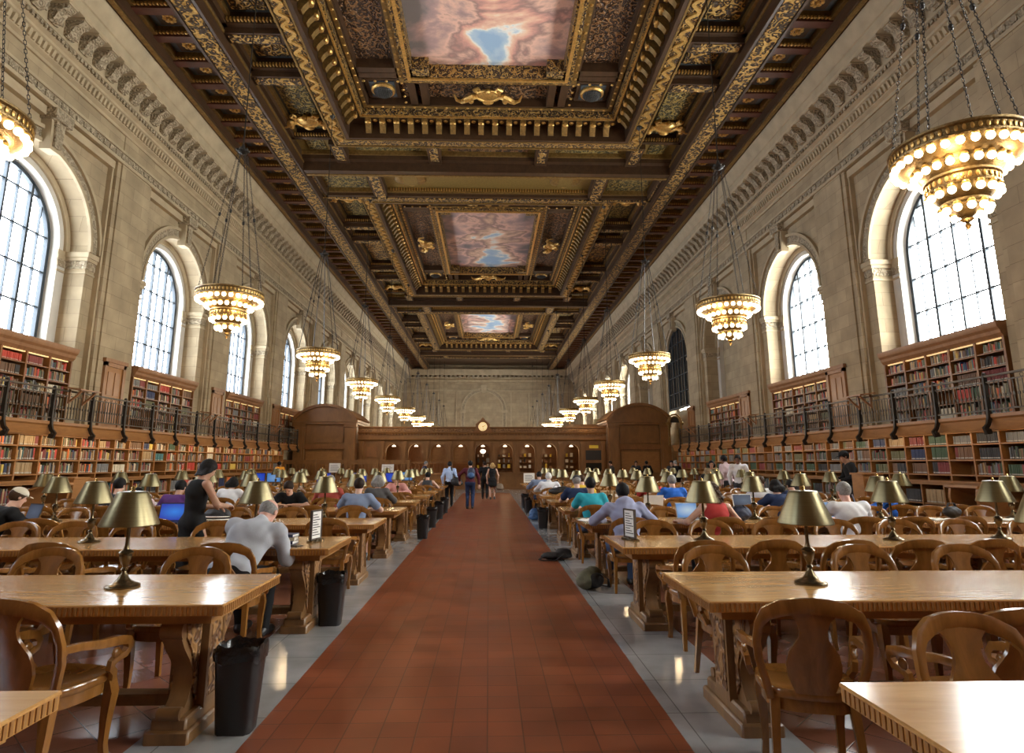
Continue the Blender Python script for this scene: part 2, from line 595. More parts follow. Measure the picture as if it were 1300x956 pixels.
LABELS = {}
def tag(o, label, cat, group=None, kind=None):
    o['label'] = label
    o['category'] = cat
    if group:
        o['group'] = group
    elif 'group' in o:
        del o['group']
    if kind:
        o['kind'] = kind
    return o

def thing(name, label, cat, loc=(0, 0, 0), rz=0.0, group=None):
    o = bpy.data.objects.new(name, None)
    o.empty_display_size = 0.1
    COL.objects.link(o)
    o.location = loc
    o.rotation_euler = (0, 0, rz)
    return tag(o, label, cat, group)

KIDS = {}
def dup(root, loc, rz=0.0, label=None, group=None, sc=None):
    r = root.copy()
    COL.objects.link(r)
    r.location = loc
    r.rotation_euler = (0, 0, rz)
    if sc:
        r.scale = sc
    if label:
        r['label'] = label
    if group:
        r['group'] = group
    if root.name not in KIDS:
        KIDS[root.name] = [(c, list(c.children)) for c in root.children]
    for ch, gs in KIDS[root.name]:
        c = ch.copy()
        COL.objects.link(c)
        c.parent = r
        for g in gs:
            d = g.copy()
            COL.objects.link(d)
            d.parent = c
    return r

def structure(o, label=None):
    o['kind'] = 'structure'
    if label:
        o['label'] = label
        o['category'] = 'architecture'
    return o

ORD = ['first', 'second', 'third', 'fourth', 'fifth', 'sixth', 'seventh', 'eighth', 'ninth', 'tenth', 'eleventh', 'twelfth', 'thirteenth', 'fourteenth', 'fifteenth', 'sixteenth', 'seventeenth', 'eighteenth', 'nineteenth', 'twentieth']
def nth(i):
    return ORD[i] if i < len(ORD) else ['twenty-' + q for q in ORD][i - 20] if i < 29 else '%dth' % (i + 1)

# ================================================================== THE SETTING
# ---- floor
mb = MB()
def flat(mb, x0, x1, y0, y1, mi):
    mb.add([(x0, y0, 0), (x1, y0, 0), (x1, y1, 0), (x0, y1, 0)], [(0, 1, 2, 3)], mi)
XLW, XRW = XC - HW - 2.2, XC + HW + 2.2
AE = 33.6
flat(mb, AL, AR, Y0, AE, 0)
flat(mb, ML, AL, Y0, AE, 1)
flat(mb, AR, MR_, Y0, AE, 1)
flat(mb, XLW, ML, Y0, AE, 2)
flat(mb, MR_, XRW, Y0, AE, 2)
flat(mb, XLW, XRW, AE, 38.0, 1)
flat(mb, XLW, XRW, 38.0, Y1 + 0.5, 2)
structure(mb.build('floor', ['aisle_tile', 'floor_marble', 'side_tile'], smooth=0), 'red tiled reading room floor with grey marble strips along the central aisle')

# ---- side walls
AR_N = 20
def arc(r, zc, a0=0.0, a1=pi, n=AR_N):
    return [(r * cos(a0 + (a1 - a0) * i / n), zc + r * sin(a0 + (a1 - a0) * i / n)) for i in range(n + 1)]

SPR, R1, R2 = 7.75, 2.3, 1.95
def uvd(s):
    return lambda u, v, d: (XC + s * (HW + d), u, v)

def dprism(mb, poly, d0, d1, uc, mi):
    n = len(poly)
    vs = [(uc + p[0], p[1], d0) for p in poly] + [(uc + p[0], p[1], d1) for p in poly]
    fs = [tuple(range(n)), tuple(range(2 * n - 1, n - 1, -1))] + [(i, (i + 1) % n, n + (i + 1) % n, n + i) for i in range(n)]
    mb.add(vs, fs, mi)

def dbox(mb, u0, u1, v0, v1, d0, d1, mi):
    mb.box(u0, u1, v0, v1, d0, d1, mi)

BLANK_R = {2, 4}     # bays on the right whose arch is filled with stone
DARK_R = {3}
NB0, NB1 = -2, 8
def side_wall(s, name, label):
    mb = MB()
    S, T, C, P = 0, 1, 2, 3
    for k in range(NB0, NB1 + 1):
        c = WIN0 + BAY * k
        for sg in (-1, 1):
            a, b = sorted((c + sg * 2.8, c + sg * 3.8))
            dbox(mb, a, b, 2.2, 11.0, 0.0, 1.22, S)
            a, b = sorted((c + sg * 2.98, c + sg * 3.8))
            dbox(mb, a, b, 2.2, 11.0, -0.05, 0.02, S)
            dbox(mb, a, b, 11.44, 11.98, -0.03, 0.02, S)
            a, b = sorted((c + sg * R1, c + sg * 2.81))
            dbox(mb, a, b, 2.2, SPR, 0.25, .86, S)
            a, b = sorted((c + sg * R2, c + sg * 2.5))
            dbox(mb, a, b, 2.2, SPR, .86, 1.22, P)
            half = [(sg * x, z) for x, z in arc(R1, SPR, 0, pi / 2)] + [(0, 11.01), (sg * 2.81, 11.01), (sg * 2.81, SPR)]
            dprism(mb, half, 0.25, .86, c, S)
            half = [(sg * x, z) for x, z in arc(R2, SPR, 0, pi / 2)] + [(0, 10.6), (sg * 2.5, 10.6), (sg * 2.5, SPR)]
            dprism(mb, half, .86, 1.22, c, P)
            # moulding that frames the recess
            a, b = sorted((c + sg * 2.72, c + sg * 2.82))
            dbox(mb, a, b, 2.2, 10.75, 0.10, 0.26, T)
            # impost capital: necking, band of leaves, abacus
            for (z0, z1, e, mi) in ((7.10, 7.16, .035, T), (7.26, 7.50, .03, C), (7.50, 7.60, .07, T), (7.60, 7.75, .11, T)):
                a, b = sorted((c + sg * (R1 - e), c + sg * 2.71))
                dbox(mb, a, b, z0, z1, 0.25 - e, .88, mi)
                a, b = sorted((c + sg * (R2 - e * .5), c + sg * 2.3))
                dbox(mb, a, b, z0, z1, .83, .89, mi)
        dbox(mb, c - 2.81, c + 2.81, 10.75, 11.0, 0.08, 0.26, T)
        dbox(mb, c - 3.8, c + 3.8, 11.0, 12.2, 0.0, 1.22, S)
        # archivolt, two steps with a carved band
        for (r0, r1, d, mi) in ((R1, R1 + .10, .17, T), (R1 + .10, R1 + .36, .21, C), (R1 + .36, R1 + .47, .13, T)):
            ro = arc(r1, SPR, 0.02, pi - 0.02, 28)
            ri = arc(r0, SPR, 0.02, pi - 0.02, 28)
            ro = [(max(-2.8, min(2.8, x)), z) for x, z in ro]
            for i in range(28):
                dprism(mb, [ri[i], ro[i], ro[i + 1], ri[i + 1]], d, 0.26, c, mi)
        # roll moulding between the two reveals
        ro, ri = arc(R1 + .01, SPR, 0, pi, 28), arc(R2 + .18, SPR, 0, pi, 28)
        for i in range(28):
            dprism(mb, [ri[i], ro[i], ro[i + 1], ri[i + 1]], .78, .87, c, T)
        # scrolled keystone
        dprism(mb, [(-.20, 9.85), (.20, 9.85), (.30, 10.95), (-.30, 10.95)], -.04, .26, c, T)
        dprism(mb, [(-.34, 10.68), (.34, 10.68), (.36, 10.98), (-.36, 10.98)], -.20, .26, c, C)
        dprism(mb, [(-.13, 9.95), (.13, 9.95), (.18, 10.7), (-.18, 10.7)], -.11, .0, c, C)
        # wall under the glass
        dbox(mb, c - 2.31, c + 2.31, 2.2, 4.88, .8, 1.22, S)
        if s > 0 and k in BLANK_R:
            dprism(mb, [(-R2, 4.8)] + [(-x, z) for x, z in arc(R2, SPR)] + [(R2, 4.8)], 1.1, 1.4, c, S)
    yb = WIN0 + BAY * NB1 + 3.8
    dbox(mb, yb, Y1 + .3, 0, 12.2, 0.0, 2.0, S)
    dbox(mb, Y0, yb, 0, 2.25, 0.0, 2.0, S)
    # frieze, carved band and plain upper wall
    dbox(mb, Y0, Y1 + .3, 11.0, 11.10, -.09, 0.02, T)
    dbox(mb, Y0, Y1 + .3, 11.12, 11.36, -.035, 0.02, C)
    dbox(mb, Y0, Y1 + .3, 11.36, 11.44, -.08, 0.02, T)
    dbox(mb, Y0, Y1 + .3, 12.2, HC + 1.8, 0.0, 1.0, S)
    u = Y0 + .1
    while u < Y1:
        dbox(mb, u, u + .17, 11.16, 11.32, -.065, -.03, C)
        u += .32
    mb.map(uvd(s))
    o = mb.build(name, ['wall_stone', 'trim_stone', 'carved_stone', 'daylit_stone'], smooth=30)
    structure(o, label)
    # cornice
    mb = MB()
    prof = [(0, 11.98), (-.06, 11.98), (-.06, 12.08), (-.16, 12.14), (-.16, 12.42), (-.24, 12.46), (-.24, 12.54), (-.34, 12.60), (-.34, 12.72), (-.40, 12.74),
            (-.40, 13.34), (-.92, 13.36), (-.96, 13.42), (-.96, 13.66), (-1.00, 13.68), (-1.04, 13.80), (-1.12, 13.95), (-1.16, 14.06), (-1.16, HC), (0, HC)]
    n = len(prof)
    vs = [(Y0, z, d) for d, z in prof] + [(Y1, z, d) for d, z in prof]
    mb.add(vs, [(i, (i + 1) % n, n + (i + 1) % n, n + i) for i in range(n)], 0)
    u = Y0 + .1
    while u < Y1 - .2:                       # rope-like row of leaning darts
        mb.add([(u, 12.17, -.15), (u + .10, 12.17, -.15), (u + .16, 12.40, -.15), (u + .06, 12.40, -.15),
                (u + .01, 12.17, -.215), (u + .09, 12.17, -.215), (u + .15, 12.40, -.235), (u + .07, 12.40, -.235)],
               [(4, 5, 6, 7), (0, 1, 5, 4), (1, 2, 6, 5), (2, 3, 7, 6), (3, 0, 4, 7)], 0)
        u += .175
    u = Y0 + .1
    while u < Y1 - .2:                       # small tongues over it
        dbox(mb, u, u + .09, 12.60, 12.71, -.40, -.33, 1)
        u += .16
    u = Y0 + .2
    while u < Y1 - .4:                       # scrolled modillions with a leaf beneath
        cs = [(-.40, 13.34), (-.88, 13.34), (-.90, 13.26), (-.84, 13.18), (-.70, 13.12), (-.62, 12.98), (-.56, 12.86), (-.46, 12.80), (-.40, 12.84)]
        k = len(cs)
        mb.add([(u, z, d) for d, z in cs] + [(u + .30, z, d) for d, z in cs],
               [tuple(range(k)), tuple(range(2 * k - 1, k - 1, -1))] + [(i, (i + 1) % k, k + (i + 1) % k, k + i) for i in range(k)], 1)
        dbox(mb, u + .38, u + .54, 13.0, 13.2, -.44, -.39, 1)
        dbox(mb, u - .03, u + .33, 13.29, 13.345, -.93, -.4, 0)
        u += .62
    mb.map(uvd(s))
    o = mb.build('trim_1' if s < 0 else 'trim_2', ['trim_stone', 'carved_stone'], smooth=30)
    structure(o, 'stone cornice with scrolled brackets along the %s wall' % ('left' if s < 0 else 'right'))

side_wall(-1, 'wall_left', 'left wall of pale stone blocks with tall arched windows')
side_wall(1, 'wall_right', 'right wall of pale stone blocks with tall arched windows')

# ---- far and near walls
mb = MB()
mb.box(XC - HW - .5, XC + HW + .5, Y1, Y1 + .5, 0, HC + 1.8, 0)
xa = -.75
for (r0, r1, d, mi) in ((2.55, 2.7, .10, 1), (2.7, 3.0, .06, 2), (3.0, 3.15, .13, 1)):
    ro, ri = arc(r1, 8.6), arc(r0, 8.6)
    for i in range(AR_N):
        mb.prism([(xa + p[0], p[1]) for p in (ri[i], ro[i], ro[i + 1], ri[i + 1])], 'y', Y1 - d, Y1 + .01, mi)
    for sg in (-1, 1):
        a, b = sorted((xa + sg * r0, xa + sg * r1))
        mb.box(a, b, Y1 - d, Y1 + .01, 4, 8.6, mi)
for sg in (-1, 1):
    mb.box(xa + sg * 2.85 - .42, xa + sg * 2.85 + .42, Y1 - .2, Y1, 8.3, 8.7, 1)
    mb.box(xa + sg * 6.2 - .1, xa + sg * 6.2 + .1, Y1 - .14, Y1, 3, 11.1, 1)
    mb.box(xa + sg * 3.75 - .08, xa + sg * 3.75 + .08, Y1 - .10, Y1, 3, 11.1, 1)
    a, b = sorted((xa + sg * 9.3, XC + sg * (HW + .1)))
    mb.box(a, b, Y1 - .5, Y1, 0, 12.7, 0)
    mb.box(a - .08, b + .08, Y1 - .6, Y1, 11.0, 11.3, 1)
mb.prism([(xa - .28, 11.0), (xa + .28, 11.0), (xa + .42, 12.1), (xa - .42, 12.1)], 'y', Y1 - .3, Y1, 1)
mb.box(XC - HW, XC + HW, Y1 - .22, Y1, 12.5, 12.85, 1)
mb.box(XC - HW, XC + HW, Y1 - .12, Y1, 11.3, 11.5, 1)
mb.box(XC - HW, XC + HW, Y1 - .5, Y1, 13.0, 13.2, 1)
mb.box(XC - HW, XC + HW, Y1 - .9, Y1, 13.4, HC + .02, 1)
x = XC - HW + .3
while x < XC + HW - .3:
    mb.box(x, x + .3, Y1 - .8, Y1, 13.1, 13.4, 2)
    x += .62
structure(mb.build('wall_far', ['wall_stone', 'trim_stone', 'carved_stone'], smooth=30), 'far end wall of pale stone with a blind arch above the long wooden desk')
mb = MB()
mb.box(XC - HW - .5, XC + HW + .5, Y0 - .5, Y0, 0, HC + 1.8, 0)
mb.box(XC - HW, XC + HW, Y0 - .02, Y0 + .12, 11.0, 11.4, 1)
mb.box(XC - HW, XC + HW, Y0 - .02, Y0 + .35, 0, 6.0, 2)  # unseen dark panelling, added to cut the light bouncing off this wall
for q in range(-5, 6):
    mb.box(XC + q * 2.1 - .15, XC + q * 2.1 + .15, Y0, Y0 + .42, 0, 6.0, 2)
mb.box(XC - HW, XC + HW, Y0, Y0 + .5, 5.8, 6.1, 2)
structure(mb.build('wall_near', ['wall_stone', 'trim_stone', 'dark_oak'], smooth=30), 'stone end wall behind the viewer')

# ---- windows: iron frame and panes
wn = [0]
def window(s, k):
    c = WIN0 + BAY * k
    wn[0] += 1
    dk = s > 0 and k in DARK_R
    r, z0 = R2 - .02, 4.9
    mb = MB()
    D0, D1 = 1.12, 1.25
    if dk:
        r, D0, D1 = R1, .30, .43
    def ztop(x):
        return SPR + sqrt(max(0.0, r * r - x * x))
    ro, ri = arc(r, SPR, 0, pi, 24), arc(r - .11, SPR, 0, pi, 24)
    for i in range(24):
        dprism(mb, [ri[i], ro[i], ro[i + 1], ri[i + 1]], D0, D1, c, 0)
    for sg in (-1, 1):
        a, b = sorted((c + sg * (r - .11), c + sg * r))
        dbox(mb, a, b, z0, SPR, D0, D1, 0)
    dbox(mb, c - r, c + r, z0, z0 + .12, D0, D1, 0)
    for i in range(1, 8):
        x = -r + 2 * r * i / 8
        h = .045 if i in (2, 6) else .032 if i == 4 else .016
        dbox(mb, c + x - h, c + x + h, z0, ztop(abs(x) + h) - .02, D0 + (.0 if h > .02 else .03), D1 - .02, 0)
    z = z0 + 1.04
    while z < SPR + r - .25:
        hx = r if z < SPR else sqrt(r * r - (z - SPR) ** 2)
        dbox(mb, c - hx + .03, c + hx - .03, z - .022, z + .022, D0 + .02, D1 - .02, 0)
        z += 1.04
    mb.map(uvd(s))
    o = mb.build('window_%d' % wn[0], 'window_iron', smooth=30)
    structure(o, 'tall arched iron window, %s from the viewer on the %s wall' % (nth(k + 2), 'left' if s < 0 else 'right'))
    mb = MB()
    poly = [(-r, z0)] + [(-x, z) for x, z in arc(r - .03, SPR, 0, pi, 24)] + [(r, z0)]
    mb.add([(c + p[0], p[1], D1 - .06) for p in poly], [tuple(range(len(poly)))], 0)
    mb.map(uvd(s))
    mb.build('pane', 'dark_pane' if dk else 'pane_glass', o, smooth=0)
    if SKY_PORTAL and not dk:
        L = bpy.data.lights.new('daylight', 'AREA')
        L.shape = 'RECTANGLE'
        L.size, L.size_y = 2 * r, SPR + r - z0
        L.cycles.is_portal = True
        lo = bpy.data.objects.new('daylight', L)
        COL.objects.link(lo)
        lo.location = (XC + s * (HW + 1.32), c, (z0 + SPR + r) / 2)
        lo.rotation_euler = (pi / 2, 0, pi / 2 if s > 0 else -pi / 2)
for s in (-1, 1):
    for k in range(NB0, NB1 + 1):
        if s > 0 and k in BLANK_R:
            continue
        window(s, k)

# ---- little panelled doors on the balcony, one in each pier
dn = 0
for s in (-1, 1):
    for k in range(0, 5):
        c = WIN0 + BAY * k + 3.8 + (0.0 if s < 0 else .55)
        dn += 1
        mb = MB()
        for sg in (-1, 1):
            a, b = sorted((c + sg * .42, c + sg * .56))
            dbox(mb, a, b, 2.55, 4.62, -.13, .0, 0)
        dbox(mb, c - .60, c + .60, 4.60, 4.72, -.16, 0, 0)
        dbox(mb, c - .56, c + .56, 4.48, 4.62, -.13, 0, 0)
        dbox(mb, c - .42, c + .42, 2.55, 4.48, -.085, 0, 1)
        for (za, zb) in ((2.75, 3.45), (3.6, 4.32)):
            for (x0, x1) in ((-.32, -.04), (.04, .32)):
                dbox(mb, c + x0, c + x1, za, zb, -.105, -.08, 0)
        mb.map(uvd(s))
        o = mb.build('door_%d' % dn, ['door_oak', 'case_oak'], smooth=30)
        structure(o, 'narrow panelled oak door on the %s balcony, %s from the viewer' % ('left' if s < 0 else 'right', nth(k)))
        kb = MB()
        kb.sphere((c + .34, 3.5, -.12), .03, 0, 8, 6)
        kb.map(uvd(s))
        kb.build('door_knob', 'brass_bright', o)

# ---- balconies
BX = 10.75
for s in (-1, 1):
    mb = MB()
    prof = [(0.02, 2.28), (-.72, 2.28), (-.80, 2.22), (-.98, 2.22), (-1.0, 2.30), (-1.02, 2.44), (-1.06, 2.48), (-1.06, 2.55), (0.02, 2.55)]
    n = len(prof)
    ya, yb = Y0, 36.3
    mb.add([(ya, z, d) for d, z in prof] + [(yb, z, d) for d, z in prof],
           [(i, (i + 1) % n, n + (i + 1) % n, n + i) for i in range(n)] + [tuple(range(n)), tuple(range(2 * n - 1, n - 1, -1))], 0)
    mb.map(uvd(s))
    o = mb.build('balcony_%s' % ('left' if s < 0 else 'right'), 'case_oak', smooth=25)
    structure(o, 'oak balcony floor along the %s wall above the lower bookcases' % ('left' if s < 0 else 'right'))
    # railing: each post is a part, the bars between two posts one part
    side = 'left' if s < 0 else 'right'
    t = thing('balcony_railing', 'dark iron railing with scrolled posts along the %s balcony' % side, 'railing', (XC + s * BX, 0, 2.55))
    X = lambda d: s * d      # d > 0 points into the wall
    ys = []
    y = (14.27 if s < 0 else 14.54) - 1.55 * 11
    while y < 36.2:
        ys.append(y)
        y += 1.55
    sh = MB()
    for (px, pz) in (((0, .78), None),):
        pass
    post = MB()
    pts = [(-.02, -.36), (-.10, -.38), (-.13, -.30), (-.06, -.22), (-.02, -.10), (0, .10), (0, .45), (0, .80)]
    post.sweep([(s * -p[0] * -1, 0, p[1]) for p in pts], [(-.045, -.03), (.045, -.03), (.045, .03), (-.045, .03)], 0, up=(0, 1, 0), scale=[1.2, 1.3, 1.1, .9, 1, 1, .9, .9])
    post.sphere((0, 0, .84), .045, 0, 8, 6)
    post.sphere((s * -.10, 0, -.32), .055, 0, 8, 6)
    pm = None
    for y in ys:
        if pm is None:
            pm = post.build('post', 'black_iron', t)
        else:
            q = pm.copy()
            COL.objects.link(q)
            pm2 = q
        (pm if y == ys[0] else q).location = (0, y, 0)
    rb = MB()
    rb.box(-.03, .03, ys[0], ys[-1], .78, .82)
    rb.box(-.015, .015, ys[0], ys[-1], .07, .10)
    rb.box(-.012, .012, ys[0], ys[-1], .66, .685)
    rb.build('rail', 'rail_iron', t)
    bb = MB()
    for i in range(len(ys) - 1):
        nbar = 13
        for j in range(1, nbar):
            yy = ys[i] + 1.55 * j / nbar
            bb.box(-.008, .008, yy - .008, yy + .008, .08, .67)
            bb.box(-.012, .012, yy - .026, yy + .026, .34, .40)
            if j % 2:
                bb.tube([(0, yy + .045 * cos(a), .725 + .04 * sin(a)) for a in [2 * pi * q / 8 for q in range(8)]], .007, 0, 4, True)
    bb.build('balusters', 'rail_iron', t, smooth=0)

# sloping book rests fixed to the railings
rn = {-1: 0, 1: 0}
for s, yl in ((-1, (16.64, 24.3, 31.9)), (1, (17.3, 24.9, 32.5))):
    for y in yl:
        rn[s] += 1
        t = thing('book_rest', 'brown wooden book rest on the %s railing, %s from the viewer' % ('left' if s < 0 else 'right', nth(rn[s] - 1)), 'book rest', (XC + s * (BX - .05), y, 3.37))
        mb = MB()
        mb.prism([(-.34, .0), (.10, .05), (.10, .085), (-.34, .035)], 'y', -.42, .42, 0)
        mb.map(lambda x, y_, z: (s * x, y_, z))
        mb.build('board', 'door_oak', t)
        for yy in (-.28, .28):
            mb = MB()
            mb.sweep([(-.28, yy, 0), (-.16, yy, -.14), (0.02, yy, -.30)], [(-.02, -.03), (.02, -.03), (.02, .03), (-.02, .03)], 0, up=(0, 1, 0))
            mb.box(-.0, .05, yy - .02, yy + .02, -.34, .03, 0)
            mb.map(lambda x, y_, z: (s * x, y_, z))
            mb.build('bracket', 'door_oak', t)

# ================================================================== CEILING
CW, CG, CO, CB, CR, CF, CN, CBR, CFD, CDG = range(10)
CM = ['beam_wood', 'gold_relief', 'gold', 'blue_panel', 'red_wood', 'gold_fine', 'green_relief', 'brown_relief', 'gold_field', 'dull_gold']
mb = MB()
def cb(h0, h1, y0, y1, z0, z1, mi, both=True):
    """box given as distances from the room's axis, on both sides"""
    for sg in ((-1, 1) if both else (1,)):
        a, b = sorted((XC + sg * h0, XC + sg * h1))
        mb.box(a, b, y0, y1, z0, z1, mi)
YA, YB = Y0, Y1
mb.box(XC - 11, XC + 11, YA, YB, 16.0, 16.2, CW)
cb(10.35, 10.9, YA, YB, HC, 14.9, CW)
cb(10.42, 10.56, YA, YB, HC - .05, HC + .01, CDG)
cb(8.95, 10.36, YA, YB, 14.80, 16.0, CB)
cb(8.15, 8.95, YA, YB, HC, 16.0, CW)
cb(8.28, 8.82, YA, YB, HC - .035, HC + .01, CG)
cb(8.12, 8.18, YA, YB, HC + .35, HC + .45, CDG)
cb(8.15, 8.24, YA, YB, HC - .05, HC, CW)
cb(8.86, 8.95, YA, YB, HC - .05, HC, CW)
y, P = 5.0, 1.24
flower = MB()
while y < YB:
    cb(8.95, 10.36, y, y + .30, 14.50, 14.82, CR)
    cb(9.02, 10.28, y + .30, y + .36, 14.60, 14.82, CDG)
    cb(9.02, 10.28, y + P - .08, y + P, 14.60, 14.82, CDG)
    cb(8.95, 9.06, y, y + P, 14.55, 14.82, CDG)
    cb(10.24, 10.36, y, y + P, 14.55, 14.82, CDG)
    cb(9.28, 10.02, y + .46, y + P - .18, 14.76, 14.82, CW)
    for sg in (-1, 1):
        cx, cy = XC + sg * 9.65, y + .30 + (P - .30) / 2
        mb.sphere((cx, cy, 14.75), (.07, .07, .07), CO, 8, 5)
        for q in range(8):
            a = q * pi / 4
            mb.sphere((cx + .15 * cos(a), cy + .15 * sin(a), 14.765), (.075, .075, .045), CO, 6, 4)
        x0 = XC + sg * 9.12
        if y < 46:
            for q in range(11):
                bx = XC + sg * (9.1 + q * .112)
                mb.box(bx - .03, bx + .03, y + P - .11, y + P - .03, 14.55, 14.62, CO)
    y += P

def ring(cy, hx, hy, wd, z0, z1, mi):
    cb(hx, hx + wd, cy - hy - wd, cy + hy + wd, z0, z1, mi)
    for sg in (-1, 1):
        a, b = sorted((cy + sg * hy, cy + sg * (hy + wd)))
        mb.box(XC - hx, XC + hx, a, b, z0, z1, mi)

def cartouche(cx, cy, z, face):
    """gilt shield between two scrolling supporters; face = direction its length runs: 'x' or 'y'"""
    t = MB()
    t.sphere((0, 0, 0), (.42, .30, .16), 0, 14, 8)
    t.tube([(.46 * cos(a), .34 * sin(a), -.06) for a in [2 * pi * q / 20 for q in range(20)]], .05, 0, 6, True)
    for sg in (-1, 1):
        t.tube([(sg * .45, .1, 0), (sg * .62, -.02, -.12), (sg * .86, .12, -.16), (sg * 1.02, .34, -.1), (sg * 1.22, .30, -.06), (sg * 1.30, -.02, -.03)], [.11, .13, .12, .09, .06, .03], 0, 8)
        t.tube([(sg * .40, -.22, -.05), (sg * .52, -.42, -.08), (sg * .38, -.52, -.08), (sg * .30, -.40, -.08)], [.08, .08, .06, .04], 0, 7)
        t.sphere((sg * .66, .2, -.14), (.12, .14, .12), 0, 8, 6)
    t.sphere((0, -.36, -.1), (.12, .12, .12), 0, 8, 6)
    t.sphere((0, .40, -.08), (.22, .10, .1), 0, 8, 6)
    rot = Matrix.Rotation(0 if face == 'x' else pi / 2, 4, 'Z')
    mb.add([tuple(Matrix.Translation((cx, cy, z)) @ rot @ Vector(p)) for p in t.v], t.f, CO)

CENT = (14.7, 38.5, 62.3)
PHX, PHY = 2.75, 5.7
# gilt guilloche: two ribbons that wind round each other
def guilloche(x0, y0, x1, y1, z, amp, step, r=.035):
    L = sqrt((x1 - x0) ** 2 + (y1 - y0) ** 2)
    k = max(2, int(L / step))
    ux, uy = (x1 - x0) / L, (y1 - y0) / L
    for ph in (0,):
        pts = []
        for i in range(k * 8 + 1):
            t = i / (k * 8) * L
            a = amp * sin(2 * pi * i / 8 + ph)
            pts.append((x0 + ux * t - uy * a, y0 + uy * t + ux * a, z))
        mb.sweep(pts, [(-r * 1.7, -r), (r * 1.7, -r), (r * 1.7, r), (-r * 1.7, r)], CO)
    for i in range(k * 2):
        t = (i + .5) / (k * 2) * L
        a = -amp * .8 * sin(pi * (i + .5) * 1.0)
        mb.sphere((x0 + ux * t + uy * a, y0 + uy * t - ux * a, z), (.06, .06, .04), CO, 6, 4)

